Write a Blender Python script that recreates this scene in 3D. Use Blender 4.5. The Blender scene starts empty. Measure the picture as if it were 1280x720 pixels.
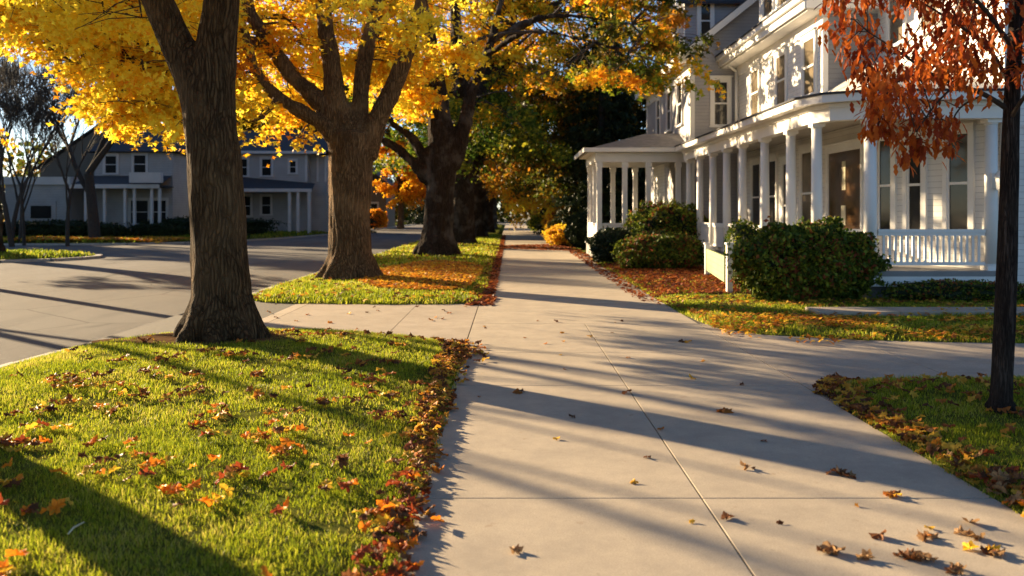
import bpy, bmesh, math, random
import numpy as np
from mathutils import Vector, Matrix, noise
random.seed(11)
rng = np.random.default_rng(11)
R = math.radians
sc = bpy.context.scene
COL = sc.collection

# ------------------------------------------------------------------ camera, sky, sun, exposure
EYE = 1.6
cam = bpy.data.objects.new("camera", bpy.data.cameras.new("camera"))
COL.objects.link(cam); sc.camera = cam
cam.location = (0, 0, EYE); cam.rotation_euler = (R(90), 0, 0)
cam.data.sensor_width = 36; cam.data.lens = 36 * 1100 / 1280
cam.data.shift_x = 3 / 1280; cam.data.shift_y = -95 / 1280
cam.data.clip_start = 0.05; cam.data.clip_end = 2000
cam.data.dof.use_dof = True; cam.data.dof.focus_distance = 8.5; cam.data.dof.aperture_fstop = 2.0

SUN_EL = R(14.5); SUN_AZ = math.atan2(-0.75, 0.66)      # azimuth from +Y towards +X
TO_SUN = Vector((math.sin(SUN_AZ) * math.cos(SUN_EL), math.cos(SUN_AZ) * math.cos(SUN_EL), math.sin(SUN_EL)))
sun = bpy.data.objects.new("sun", bpy.data.lights.new("sun", 'SUN'))
COL.objects.link(sun)
sun.data.energy = 5.0; sun.data.angle = R(0.55); sun.data.color = (1.0, 0.76, 0.46)
sun.rotation_euler = TO_SUN.to_track_quat('Z', 'Y').to_euler()
w = bpy.data.worlds.new("World"); sc.world = w; w.use_nodes = True
wn = w.node_tree
sky = wn.nodes.new("ShaderNodeTexSky"); sky.sky_type = 'NISHITA'; sky.sun_disc = False
sky.sun_elevation = SUN_EL; sky.sun_rotation = SUN_AZ % (2 * math.pi)
sky.air_density = .75; sky.dust_density = .2; sky.ozone_density = 2.5
bg = wn.nodes["Background"]; wn.links.new(sky.outputs[0], bg.inputs[0]); bg.inputs[1].default_value = 0.05
sc.view_settings.view_transform = 'Standard'; sc.view_settings.look = 'None'
sc.view_settings.exposure = 1.95; sc.view_settings.gamma = 1.0
sc.cycles.max_bounces = 8; sc.cycles.transmission_bounces = 6; sc.cycles.diffuse_bounces = 3

# ------------------------------------------------------------------ helpers
def W(px, py, Y):
    return Vector(((px - 637) / 1100 * Y, Y, EYE - (py - 265) / 1100 * Y))

def tag(o, label=None, cat=None, group=None, kind=None):
    if label: o['label'] = label
    if cat: o['category'] = cat
    if group: o['group'] = group
    if kind: o['kind'] = kind
    return o

def empty(name, loc=(0, 0, 0), label=None, cat=None, group=None):
    o = bpy.data.objects.new(name, None); COL.objects.link(o)
    o.location = loc; o.empty_display_size = 0.2
    return tag(o, label, cat, group)

def link(name, me, mat, parent=None):
    if isinstance(mat, (list, tuple)):
        for m in mat: me.materials.append(m)
    elif mat: me.materials.append(mat)
    o = bpy.data.objects.new(name, me); COL.objects.link(o)
    if parent is not None:
        o.parent = parent
        o.location = -Vector(parent.location) if parent.parent is None and o.location.length == 0 else (0, 0, 0)
    return o

class MB:
    """collects world-space polygons and becomes one mesh object"""
    def __init__(s): s.v = []; s.f = []; s.sm = []
    def poly(s, pts, smooth=False):
        b = len(s.v); s.v += [tuple(p) for p in pts]; s.f.append(tuple(range(b, b + len(pts)))); s.sm.append(smooth)
    def obox(s, o, ax, ay, az):
        """box from corner o with edge vectors ax, ay, az"""
        o = Vector(o); ax = Vector(ax); ay = Vector(ay); az = Vector(az)
        if ax.cross(ay).dot(az) < 0: ax, ay = ay, ax
        b = len(s.v)
        for k in (0, 1):
            for p in (o, o + ax, o + ax + ay, o + ay): s.v.append(tuple(p + az * k))
        for f in ((3, 2, 1, 0), (4, 5, 6, 7), (0, 1, 5, 4), (1, 2, 6, 5), (2, 3, 7, 6), (3, 0, 4, 7)):
            s.f.append(tuple(b + i for i in f)); s.sm.append(False)
    def box(s, x0, x1, y0, y1, z0, z1): s.obox((x0, y0, z0), (x1 - x0, 0, 0), (0, y1 - y0, 0), (0, 0, z1 - z0))
    def prism(s, pts, z0, z1):
        """vertical prism over a ccw footprint; z1 may be a list of heights"""
        n = len(pts); zt = z1 if isinstance(z1, (list, tuple)) else [z1] * n
        lo = [(p[0], p[1], z0) for p in pts]; hi = [(p[0], p[1], zt[i]) for i, p in enumerate(pts)]
        s.poly(lo[::-1]); s.poly(hi)
        for i in range(n):
            j = (i + 1) % n; s.poly((lo[i], lo[j], hi[j], hi[i]))
    def tube(s, pts, rad, n=8, cap=True, smooth=True):
        pts = [Vector(p) for p in pts]; b = len(s.v)
        t = (pts[1] - pts[0]).normalized()
        u = t.orthogonal().normalized()
        for i, p in enumerate(pts):
            if i == 0: d = pts[1] - pts[0]
            elif i == len(pts) - 1: d = pts[-1] - pts[-2]
            else: d = pts[i + 1] - pts[i - 1]
            d.normalize(); u = (u - d * u.dot(d)).normalized(); v = d.cross(u)
            for k in range(n):
                a = 2 * math.pi * k / n
                s.v.append(tuple(p + (u * math.cos(a) + v * math.sin(a)) * rad[i]))
        for i in range(len(pts) - 1):
            for k in range(n):
                a = b + i * n + k; c = b + i * n + (k + 1) % n
                s.f.append((a, c, c + n, a + n)); s.sm.append(smooth)
        if cap:
            s.f.append(tuple(b + k for k in range(n))[::-1]); s.sm.append(False)
            e = b + (len(pts) - 1) * n
            s.f.append(tuple(e + k for k in range(n))); s.sm.append(False)
    def mesh(s, name):
        me = bpy.data.meshes.new(name); me.from_pydata(s.v, [], s.f); me.validate()
        if len(s.sm) == len(me.polygons): me.polygons.foreach_set("use_smooth", s.sm)
        me.update(); return me
    def build(s, name, mat, parent=None, bevel=0):
        me = s.mesh(name)
        o = link(name, me, mat, parent)
        if bevel:
            b = o.modifiers.new("bevel", 'BEVEL'); b.width = bevel; b.segments = 2; b.limit_method = 'ANGLE'
        return o

def root_of(o):
    while o.parent is not None: o = o.parent
    return o

def part(mb, name, mat, parent, bevel=0, label=None):
    """world-space mesh as child of a thing or of a part of a thing"""
    me = mb.mesh(name)
    if isinstance(mat, (list, tuple)):
        for m in mat: me.materials.append(m)
    else: me.materials.append(mat)
    o = bpy.data.objects.new(name, me); COL.objects.link(o); o.parent = parent
    if parent.parent is None and parent.type == 'EMPTY': o.location = -Vector(parent.location)
    if bevel:
        b = o.modifiers.new("bevel", 'BEVEL'); b.width = bevel; b.segments = 2; b.limit_method = 'ANGLE'
    if label: o['label'] = label
    return o

# ------------------------------------------------------------------ materials
def newmat(name):
    m = bpy.data.materials.new(name); m.use_nodes = True
    nt = m.node_tree; nt.nodes.clear()
    out = nt.nodes.new("ShaderNodeOutputMaterial")
    return m, nt, out

def nn(nt, t, **kw):
    n = nt.nodes.new(t)
    for k, v in kw.items():
        if k.startswith('i_'): n.inputs[k[2:].replace('_', ' ')].default_value = v
        else: setattr(n, k, v)
    return n

def ramp(nt, fac, stops):
    r = nt.nodes.new("ShaderNodeValToRGB"); e = r.color_ramp.elements
    while len(e) < len(stops): e.new(0.5)
    for k, (p, c) in enumerate(stops):
        e[k].position = p; e[k].color = (*c, 1) if len(c) == 3 else c
    nt.links.new(fac, r.inputs[0]); return r.outputs[0]

def texco(nt, scale=(1, 1, 1), kind='Object'):
    t = nt.nodes.new("ShaderNodeTexCoord"); m = nt.nodes.new("ShaderNodeMapping")
    m.inputs['Scale'].default_value = scale
    nt.links.new(t.outputs[kind], m.inputs['Vector']); return m.outputs[0]

def noise_n(nt, vec, scale, detail=4, rough=.55, dist=0.0):
    n = nt.nodes.new("ShaderNodeTexNoise"); n.inputs['Scale'].default_value = scale
    n.inputs['Detail'].default_value = detail; n.inputs['Roughness'].default_value = rough
    n.inputs['Distortion'].default_value = dist
    if vec is not None: nt.links.new(vec, n.inputs['Vector'])
    return n.outputs['Fac']

def mixc(nt, fac, a, b, mode='MIX'):
    n = nt.nodes.new("ShaderNodeMix"); n.data_type = 'RGBA'; n.blend_type = mode
    for v, i in ((fac, 0), (a, 6), (b, 7)):
        if hasattr(v, 'is_linked') or isinstance(v, bpy.types.NodeSocket): nt.links.new(v, n.inputs[i])
        elif i == 0: n.inputs[0].default_value = v
        else: n.inputs[i].default_value = (*v, 1) if len(v) == 3 else v
    return n.outputs[2]

def bump(nt, h, strength=.4, dist=.02, normal=None):
    b = nt.nodes.new("ShaderNodeBump"); b.inputs['Strength'].default_value = strength; b.inputs['Distance'].default_value = dist
    nt.links.new(h, b.inputs['Height'])
    if normal is not None: nt.links.new(normal, b.inputs['Normal'])
    return b.outputs[0]

def pbr(nt, out, col, rough=.6, normal=None, metal=0, spec=.5):
    p = nt.nodes.new("ShaderNodeBsdfPrincipled")
    if isinstance(col, bpy.types.NodeSocket): nt.links.new(col, p.inputs['Base Color'])
    else: p.inputs['Base Color'].default_value = (*col, 1)
    if isinstance(rough, bpy.types.NodeSocket): nt.links.new(rough, p.inputs['Roughness'])
    else: p.inputs['Roughness'].default_value = rough
    p.inputs['Metallic'].default_value = metal; p.inputs['Specular IOR Level'].default_value = spec
    if normal is not None: nt.links.new(normal, p.inputs['Normal'])
    nt.links.new(p.outputs[0], out.inputs[0]); return p

def simple(name, col, rough=.6, var=.15, scale=3, bs=.15, spec=.5):
    m, nt, out = newmat(name); v = texco(nt)
    f = noise_n(nt, v, scale, 5)
    lo = tuple(c * (1 - var) for c in col); hi = tuple(min(1, c * (1 + var)) for c in col)
    c = ramp(nt, f, [(.3, lo), (.7, hi)])
    pbr(nt, out, c, rough, bump(nt, noise_n(nt, v, scale * 12, 3), bs, .005), spec=spec); return m

def siding(name, col, pitch=.115):
    """painted clapboards: sawtooth in height, weathered paint"""
    m, nt, out = newmat(name)
    t = nt.nodes.new("ShaderNodeTexCoord"); s = nt.nodes.new("ShaderNodeSeparateXYZ")
    nt.links.new(t.outputs['Object'], s.inputs[0])
    a = nn(nt, "ShaderNodeMath", operation='DIVIDE'); nt.links.new(s.outputs[2], a.inputs[0]); a.inputs[1].default_value = pitch
    fr = nn(nt, "ShaderNodeMath", operation='FRACT'); nt.links.new(a.outputs[0], fr.inputs[0])
    inv = nn(nt, "ShaderNodeMath", operation='SUBTRACT'); inv.inputs[0].default_value = 1; nt.links.new(fr.outputs[0], inv.inputs[1])
    f = noise_n(nt, t.outputs['Object'], 1.3, 6)
    c = ramp(nt, f, [(.3, tuple(x * .84 for x in col)), (.6, col)])
    gap = nn(nt, "ShaderNodeMath", operation='LESS_THAN'); nt.links.new(fr.outputs[0], gap.inputs[0]); gap.inputs[1].default_value = .07
    c = mixc(nt, gap.outputs[0], c, tuple(x * .55 for x in col))
    pbr(nt, out, c, .55, bump(nt, inv.outputs[0], .6, .02)); return m

def bark(name, c1, c2, zs=1.0, patch=None):
    m, nt, out = newmat(name)
    v = texco(nt, (1, 1, .13 * zs))
    n1 = noise_n(nt, v, 26, 7, .72, .5)
    vv = texco(nt, (1, 1, .10 * zs))
    vo = nt.nodes.new("ShaderNodeTexVoronoi"); vo.feature = 'DISTANCE_TO_EDGE'; vo.inputs['Scale'].default_value = 24
    nt.links.new(mixc(nt, .12, vv, nn(nt, "ShaderNodeTexNoise", i_Scale=9.0, i_Detail=5.0).outputs['Color'], 'LINEAR_LIGHT'), vo.inputs['Vector'])
    crack = ramp(nt, vo.outputs['Distance'], [(.0, (.25, .25, .25)), (.22, (1, 1, 1))])
    c = ramp(nt, n1, [(.32, c1), (.68, c2)])
    c = mixc(nt, crack, tuple(x * .55 for x in c1), c)
    big = noise_n(nt, texco(nt), 1.6, 4)
    c = mixc(nt, ramp(nt, big, [(.5, (0, 0, 0)), (.72, (.55, .55, .55))]), c, patch or tuple(x * 1.25 for x in c2))
    h = mixc(nt, .5, crack, n1)
    pbr(nt, out, c, .92, bump(nt, h, 1.0, .085), spec=.08); return m

def leafmat(name, stops, scale=.55, trans=.5, island=.35, rough=.55):
    """colour varies with position in the crown and from leaf to leaf"""
    m, nt, out = newmat(name)
    v = texco(nt); f = noise_n(nt, v, scale, 3, .6)
    g = nt.nodes.new("ShaderNodeNewGeometry")
    a = nn(nt, "ShaderNodeMath", operation='MULTIPLY_ADD')
    nt.links.new(g.outputs['Random Per Island'], a.inputs[0]); a.inputs[1].default_value = island
    s = nn(nt, "ShaderNodeMath", operation='SUBTRACT'); nt.links.new(f, s.inputs[0]); s.inputs[1].default_value = island / 2
    nt.links.new(s.outputs[0], a.inputs[2])
    c = ramp(nt, a.outputs[0], stops)
    p = nt.nodes.new("ShaderNodeBsdfPrincipled"); p.inputs['Roughness'].default_value = rough; p.inputs['Specular IOR Level'].default_value = .15
    nt.links.new(c, p.inputs['Base Color'])
    tr = nt.nodes.new("ShaderNodeBsdfTranslucent"); nt.links.new(c, tr.inputs['Color'])
    mx = nt.nodes.new("ShaderNodeMixShader"); mx.inputs[0].default_value = trans
    nt.links.new(p.outputs[0], mx.inputs[1]); nt.links.new(tr.outputs[0], mx.inputs[2]); nt.links.new(mx.outputs[0], out.inputs[0])
    return m

def concrete(name, base, dirt):
    m, nt, out = newmat(name)
    v = texco(nt)
    big = noise_n(nt, v, .55, 5, .6); mid = noise_n(nt, v, 2.1, 12, .78); fine = noise_n(nt, v, 110, 4, .8)
    c = ramp(nt, big, [(.3, tuple(x * .9 for x in base)), (.68, tuple(x * 1.06 for x in base))])
    c = mixc(nt, ramp(nt, mid, [(.36, (.6, .6, .6)), (.60, (0, 0, 0))]), c, dirt)
    spots = ramp(nt, noise_n(nt, v, 22, 3, .5), [(.66, (0, 0, 0)), (.74, (.5, .5, .5))])
    c = mixc(nt, spots, c, tuple(x * .6 for x in base))
    c = mixc(nt, ramp(nt, noise_n(nt, v, 7, 5, .62), [(.64, (0, 0, 0)), (.72, (.42, .42, .42))]), c, (.24, .15, .085))
    c = mixc(nt, ramp(nt, fine, [(.40, (.5, .5, .5)), (.62, (0, 0, 0))]), c, tuple(x * .5 for x in base))
    h = mixc(nt, .5, fine, mid)
    pbr(nt, out, c, .92, bump(nt, h, .6, .007), spec=.1); return m

def asphalt(name):
    m, nt, out = newmat(name); v = texco(nt)
    big = noise_n(nt, texco(nt, (1, .35, 1)), .35, 5, .6); fine = noise_n(nt, v, 90, 3, .7)
    c = ramp(nt, big, [(.3, (.12, .112, .106)), (.7, (.21, .196, .178))])
    c = mixc(nt, ramp(nt, fine, [(.35, (.5, .5, .5)), (.6, (0, 0, 0))]), c, (.07, .066, .06))
    vo = nt.nodes.new("ShaderNodeTexVoronoi"); vo.feature = 'DISTANCE_TO_EDGE'; vo.inputs['Scale'].default_value = .28
    nz = nn(nt, "ShaderNodeTexNoise", i_Scale=.9, i_Detail=9.0, i_Roughness=.7)
    nt.links.new(mixc(nt, .85, v, nz.outputs['Color'], 'LINEAR_LIGHT'), vo.inputs['Vector'])
    cr = ramp(nt, vo.outputs['Distance'], [(.0, (.9, .9, .9)), (.007, (0, 0, 0))])
    msk = ramp(nt, noise_n(nt, v, .16, 2), [(.5, (0, 0, 0)), (.56, (1, 1, 1))])
    c = mixc(nt, mixc(nt, 1.0, cr, msk, 'MULTIPLY'), c, (.045, .042, .04))
    c = mixc(nt, ramp(nt, noise_n(nt, texco(nt, (1, .12, 1)), 1.1, 4, .6), [(.55, (0, 0, 0)), (.7, (.5, .5, .5))]), c, (.085, .082, .08))
    c = mixc(nt, ramp(nt, noise_n(nt, v, 7, 4, .7), [(.6, (0, 0, 0)), (.75, (.45, .45, .45))]), c, (.26, .25, .23))
    pbr(nt, out, c, .95, bump(nt, fine, .6, .01), spec=.08); return m

def glass(name, col, rough=.06, sp=.35):
    m, nt, out = newmat(name); v = texco(nt)
    f = noise_n(nt, v, 1.2, 3)
    c = ramp(nt, f, [(.35, tuple(x * .5 for x in col)), (.65, col)])
    pbr(nt, out, c, rough, bump(nt, noise_n(nt, v, 2.2, 2), .04, .02), spec=sp); return m

M = dict(
    concrete=concrete("concrete", (.54, .455, .345), (.30, .26, .215)),
    concrete2=concrete("driveway_concrete", (.50, .42, .33), (.31, .26, .20)),
    joint=simple("joint_filler", (.05, .042, .034), .9, .3, 20),
    asphalt=asphalt("asphalt"),
    kerb=simple("kerb_concrete", (.36, .33, .29), .85, .2, 6),
    turf=simple("turf_soil", (.10, .105, .022), 1.0, .4, 9, .5, 0.0),
    soil=simple("bare_soil", (.13, .08, .045), 1.0, .35, 14, .8, 0.0),
    earth=simple("earth", (.07, .065, .03), .95, .3, 2),
    mulch=simple("mulch", (.06, .035, .022), 1.0, .4, 12, .8, 0.0),
    white=simple("white_paint", (.78, .76, .72), .5, .05, 2, .06),
    siding=siding("white_clapboard", (.76, .74, .70)),
    siding_grey=siding("grey_clapboard", (.37, .36, .37)),
    siding_shade=siding('shaded_clapboard', (.20, .205, .225)),  # the white boards again, with shade mixed into the colour
    siding_far=siding("far_clapboard", (.33, .325, .325), .16),
    trim_far=simple('shade_grey_trim', (.48, .475, .48), .6, .08, 2, .06),  # white trim of the far houses, its shade mixed into the grey
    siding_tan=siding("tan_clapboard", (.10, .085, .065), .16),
    roof=simple("asphalt_shingle", (.035, .037, .045), .9, .3, 8, .4),
    roof_pale=simple("pale_porch_roof", (.42, .41, .38), .75, .15, 4, .3),
    roof_grey=simple('grey_porch_roof', (.20, .19, .175), .85, .25, 5, .4),
    ceiling=simple("porch_ceiling", (.52, .48, .42), .6, .05, 2, .05),
    floor=simple("porch_floor", (.22, .215, .21), .55, .1, 3),
    skirt=simple("foundation_board", (.19, .185, .18), .7, .15, 4),
    glass=glass("window_glass", (.035, .033, .03)),
    glass_far=glass('far_window_glass', (.012, .012, .014), .35, .1),
    glass_warm=glass("curtained_glass", (.20, .16, .11), .12),
    glass_brown=glass("brown_interior_glass", (.085, .045, .02), .1),
    pale_strip=simple("pale_strip", (.55, .50, .34), .9, .15, 6),  # painted reflection in the porch window; also colours the stick
    glow_board=siding("green_glow_board", (.27, .33, .14), .12),  # green tint paints a sunlit glow into the boards
    metal=simple("painted_metal", (.75, .74, .70), .35, .05, 3),
    bark_a=bark("maple_bark_dark", (.045, .027, .014), (.17, .108, .056)),
    bark_b=bark("maple_bark_warm", (.08, .047, .024), (.28, .175, .088)),
    bark_c=bark("old_bark", (.028, .019, .013), (.08, .055, .038), patch=(.22, .19, .16)),
    bark_d=bark("young_bark", (.04, .028, .024), (.11, .08, .065), 1.5),
    twig=simple("twig", (.045, .03, .02), .9, .3, 9),
    bare=simple("bare_bark", (.032, .026, .022), .9, .3, 9),
)
Yl = (.92, .62, .03); Go = (.88, .40, .02); Or = (.75, .24, .015); Gr = (.16, .24, .02); Ol = (.34, .30, .025)
M['leaf_gold'] = leafmat("gold_leaves", [(.26, (.84, .33, .015)), (.36, (.91, .50, .02)), (.47, (.94, .66, .035)), (.62, (.92, .80, .08))], .5, .58)
M['leaf_orange'] = leafmat("orange_leaves", [(.28, (.58, .17, .012)), (.42, (.80, .30, .015)), (.56, (.90, .44, .02)), (.70, Yl)], .5, .5)
M['leaf_mixed'] = leafmat("turning_leaves", [(.30, (.10, .17, .015)), (.43, (.24, .28, .02)), (.56, (.66, .42, .02)), (.68, (.80, .36, .02))], .35, .5)
M['leaf_olive'] = leafmat("olive_leaves", [(.32, (.04, .06, .010)), (.48, (.10, .115, .015)), (.62, (.26, .15, .015)), (.72, (.45, .18, .02))], .4, .45)
M['leaf_green'] = leafmat("late_green_leaves", [(.30, (.035, .075, .010)), (.50, (.09, .14, .015)), (.68, (.42, .38, .03))], .5, .45)
M['leaf_red'] = leafmat("rust_leaves", [(.30, (.20, .03, .012)), (.46, (.38, .07, .018)), (.64, (.62, .17, .025))], 1.4, .45)
M['leaf_hedge'] = leafmat("hedge_leaves", [(.30, (.05, .075, .012)), (.48, (.10, .15, .02)), (.66, (.26, .30, .03)), (.76, (.26, .07, .03))], 1.6, .3, .6)
M['leaf_dark'] = leafmat("evergreen_leaves", [(.3, (.012, .02, .010)), (.6, (.03, .045, .016))], .8, .12)
M['leaf_yellowbush'] = leafmat("yellow_bush_leaves", [(.3, (.55, .25, .02)), (.5, (.80, .48, .03)), (.7, (.62, .58, .05))], 1.2, .5)
M['grass'] = leafmat("grass_blades", [(.28, (.13, .175, .012)), (.46, (.27, .33, .016)), (.64, (.46, .47, .03)), (.78, (.52, .44, .10))], .9, .5, .5)
M['grass_far'] = leafmat("far_grass_blades", [(.3, (.10, .15, .015)), (.55, (.21, .27, .02)), (.75, (.38, .36, .04))], .5, .5, .4)
for k, c1, c2 in (('fl_yellow', (.88, .62, .05), (.80, .42, .03)), ('fl_orange', (.85, .30, .02), (.72, .20, .02)), ('fl_red', (.42, .085, .025), (.30, .06, .02)),
                  ('fl_brown', (.27, .115, .045), (.17, .07, .03)), ('fl_tan', (.42, .25, .11), (.30, .16, .07))):
    M[k] = leafmat(k, [(.35, c2), (.65, c1)], 9, .3, .5, .6)
M['litter'] = leafmat("leaf_litter", [(.18, (.13, .05, .02)), (.40, (.30, .10, .03)), (.55, (.50, .17, .03)), (.68, (.66, .28, .03)), (.85, (.75, .45, .05))], 2.2, .3, 1.0)
M['litter_red'] = leafmat("red_leaf_litter", [(.2, (.12, .03, .015)), (.5, (.30, .07, .02)), (.8, (.45, .14, .03))], 2.2, .25, .9)
M['litter_orange'] = leafmat("orange_leaf_litter", [(.15, (.35, .12, .03)), (.40, (.62, .22, .02)), (.6, (.80, .36, .03)), (.82, (.80, .52, .05))], 2.2, .35, .9)

# ------------------------------------------------------------------ ground shapes
def dist_poly(P, poly):
    """signed distance (positive inside) of points P (N,2) to polygon"""
    P = np.asarray(P, float); poly = np.asarray(poly, float); d = np.full(len(P), 1e9); ins = np.zeros(len(P), bool)
    for i in range(len(poly)):
        a, b = poly[i], poly[(i + 1) % len(poly)]
        ab = b - a; t = np.clip(((P - a) @ ab) / (ab @ ab), 0, 1)
        d = np.minimum(d, np.linalg.norm(P - (a + t[:, None] * ab), axis=1))
        c = ((a[1] > P[:, 1]) != (b[1] > P[:, 1]))
        with np.errstate(divide='ignore', invalid='ignore'):
            xi = (b[0] - a[0]) * (P[:, 1] - a[1]) / (b[1] - a[1] + 1e-12) + a[0]
        ins ^= c & (P[:, 0] < xi)
    return np.where(ins, d, -d)

def smooth_poly(pts, it=2):
    P = [Vector(p) for p in pts]
    for _ in range(it):
        Q = []
        for i in range(len(P)):
            a, b = P[i], P[(i + 1) % len(P)]
            Q += [a * .75 + b * .25, a * .25 + b * .75]
        P = Q
    return [tuple(p) for p in P]

def lawn_height(P, poly, base, top):
    d = np.clip(dist_poly(P, poly), 0, None)
    return base + (top - base) * (1 - np.exp(-d / .35)) + .012 * np.sin(P[:, 0] * 1.9 + 1) * np.cos(P[:, 1] * 1.4) * np.clip(d, 0, 1)

def lawn(name, poly, base, top, mat, step=.3):
    """ground sheet cut to the outline, crowned slightly, with a small soil edge"""
    poly = np.asarray(poly)
    bm = bmesh.new()
    vs = [bm.verts.new((p[0], p[1], 0)) for p in poly]; bm.faces.new(vs)
    x0, y0 = poly.min(0); x1, y1 = poly.max(0)
    for x in np.arange(x0 + step, x1, step):
        bmesh.ops.bisect_plane(bm, geom=bm.verts[:] + bm.edges[:] + bm.faces[:], plane_co=(x, 0, 0), plane_no=(1, 0, 0))
    for y in np.arange(y0 + step, y1, step):
        bmesh.ops.bisect_plane(bm, geom=bm.verts[:] + bm.edges[:] + bm.faces[:], plane_co=(0, y, 0), plane_no=(0, 1, 0))
    P = np.array([(v.co.x, v.co.y) for v in bm.verts])
    z = lawn_height(P, poly, base, top)
    for v, h in zip(bm.verts, z): v.co.z = h
    edge = [e for e in bm.edges if e.is_boundary]
    r = bmesh.ops.extrude_edge_only(bm, edges=edge)
    for v in r['geom']:
        if isinstance(v, bmesh.types.BMVert): v.co.z = -.3
    bmesh.ops.recalc_face_normals(bm, faces=bm.faces)
    for f in bm.faces: f.smooth = True
    me = bpy.data.meshes.new(name); bm.to_mesh(me); bm.free()
    return tag(link(name, me, mat), kind='structure')

def sheet(name, pts, z, mat, thick=.0):
    m = MB()
    if thick: m.prism(pts, z - thick, z)
    else: m.poly([(p[0], p[1], z) for p in pts])
    return tag(m.build(name, mat), kind='structure')

sheet("ground", [(-600, -300), (600, -300), (600, 900), (-600, 900)], -.16, M['earth'])
sheet("road", [(-60, -12), (-5.35, -12), (-5.35, 200), (-60, 200)], -.10, M['asphalt'])

# lawns (outlines in metres)
L1 = smooth_poly([(-.52, 2.0), (-.52, 9.6), (-.62, 10.55), (-1.3, 11.35), (-3.1, 12.05), (-4.5, 11.6), (-5.1, 10.4), (-5.2, 9.0), (-5.2, 2.0)], 1)
L2 = smooth_poly([(-.52, 15.6), (-.52, 30), (-.52, 60), (-.52, 120), (-4.9, 120), (-4.9, 60), (-4.9, 30), (-4.95, 18.5), (-4.85, 16.2), (-4.2, 15.5), (-2.5, 15.2), (-.8, 15.25)], 1)
R1 = smooth_poly([(2.72, 7.6), (2.72, 3.0), (2.72, 1.0), (12, 1.0), (12, 8.35), (8, 8.4), (4.5, 8.5), (3.1, 8.35)], 1)
R2 = [(2.85, 12.2), (3.3, 11.5), (4.4, 11.0), (6.0, 10.75), (14, 10.4), (14, 15.9), (9.2, 15.9), (5.4, 16.2), (5.4, 30), (2.75, 30), (2.72, 14)]
R3 = [(2.72, 34), (14, 34), (14, 120), (2.72, 120)]
FL = smooth_poly([(-80, 46), (-24, 45), (-18.5, 46), (-15.0, 52), (-13.6, 62), (-13.0, 80), (-12.8, 150), (-80, 150)], 1)
ISL = smooth_poly([(-60, 27.5), (-20, 28.6), (-16.2, 30), (-15.2, 32), (-15.8, 33.8), (-19, 35.2), (-60, 37)], 1)
lawn("left_lawn", L1, .0, .085, M['turf'], .25)
lawn("verge", L2, .0, .07, M['turf'], .8)
lawn("right_lawn", R1, .0, .05, M['turf'], .35)
lawn("house_lawn", R2, .0, .06, M['turf'], .5)
lawn("far_verge", R3, .0, .05, M['turf'], 4)
lawn("far_lawn", FL, -.06, .12, M['turf'], 3)
lawn("corner_lawn", ISL, -.06, .10, M['turf'], 2)

# sidewalk, driveway apron, walk to the house: solid concrete
SXL, SXR = -.53, 2.71
G = .0045
def slab_rows(name, xs, ys, mat, z=.0):
    m = MB()
    for i in range(len(xs) - 1):
        for j in range(len(ys) - 1):
            m.box(xs[i] + G, xs[i + 1] - G, ys[j] + G, ys[j + 1] - G, -.15, z)
    o = m.build(name, mat, bevel=.003)
    return tag(o, kind='structure')
slab_rows("sidewalk", [SXL, 1.075, SXR], [-1.6, 1.7, 4.92, 8.12, 10.0, 12.6], M['concrete'])
ysl = [12.6]
while ysl[-1] < 120: ysl.append(ysl[-1] + 1.62)
slab_rows("sidewalk_far", [SXL, SXR], ysl, M['concrete'])
ap = MB()
def apron_z(x): return 0 if x > -3.6 else -.092 * min(1, (-3.6 - x) / 1.6)
xs = [-5.34, -4.4, -3.5, -1.6, SXL - .004]
for i in range(4):
    a, b = xs[i] + G, xs[i + 1] - G
    ym, yt = 9.4, 16.0
    za, zb = apron_z(a), apron_z(b)
    for (y0, y1) in ((9.4, 13.0), (13.016, 16.2)) if i == 99 else ((9.4, 16.2),):
        ap.poly([(a, y0, za), (b, y0, zb), (b, y1, zb), (a, y1, za)])
tag(ap.build("driveway_apron", M['concrete2']), kind='structure')
hw = MB()
for a, b in ((SXR + .004, 4.3), (4.3, 6.2), (6.2, 8.1), (8.1, 10), (10, 14)):
    hw.box(a + G, b - G, 7.2, 12.6, -.15, -.003)
tag(hw.build("house_walk", M['concrete2']), kind='structure')
jm = MB(); jm.box(-5.2, 14, 1.2, 130, -.14, -.012)
jb = jm.build("joint_bed", M['joint']); tag(jb, kind='structure')
jb.scale = (1, 1, 1)
narrow = MB()
for k in range(8): narrow.box(4.6 + k * 1.2, 5.79 + k * 1.2, 13.05, 13.7, -.1, .122)
tag(narrow.build("garden_path", M['concrete2']), kind='structure')
kb = MB()
_P = [Vector(p) for p in L1]
for i in range(len(_P)):
    a, b = _P[i], _P[(i + 1) % len(_P)]
    if max(a.x, b.x) > -3.6 or min(a.y, b.y) < 1: continue
    d = b - a; n = Vector((d.y, -d.x)).normalized() * .13
    if n.dot(a - Vector((-3, 7))) < 0: n = -n
    kb.obox((a.x, a.y, -.2), (d.x, d.y, 0), (n.x, n.y, 0), (0, 0, .2 + (.012 if a.y < 10 else .004)))
for y in np.arange(16.6, 100, 1.6): kb.box(-5.10, -4.92, y, y + 1.592, -.2, .012)
tag(kb.build("kerb", M['kerb'], bevel=.02), kind='structure')
for nm, P in (("far_kerb", FL), ("corner_kerb", ISL)):
    m = MB(); P = [Vector(p) for p in P]
    for i in range(len(P)):
        a, b = P[i], P[(i + 1) % len(P)]
        if max(a.y, b.y) > 140 or min(a.x, b.x) < -58 or (b - a).length < .01: continue
        d = (b - a); n = Vector((d.y, -d.x)).normalized() * .22
        m.obox((a.x, a.y, -.2), (d.x, d.y, 0), (n.x, n.y, 0), (0, 0, .19))
    tag(m.build(nm, M['kerb']), kind='structure')
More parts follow.
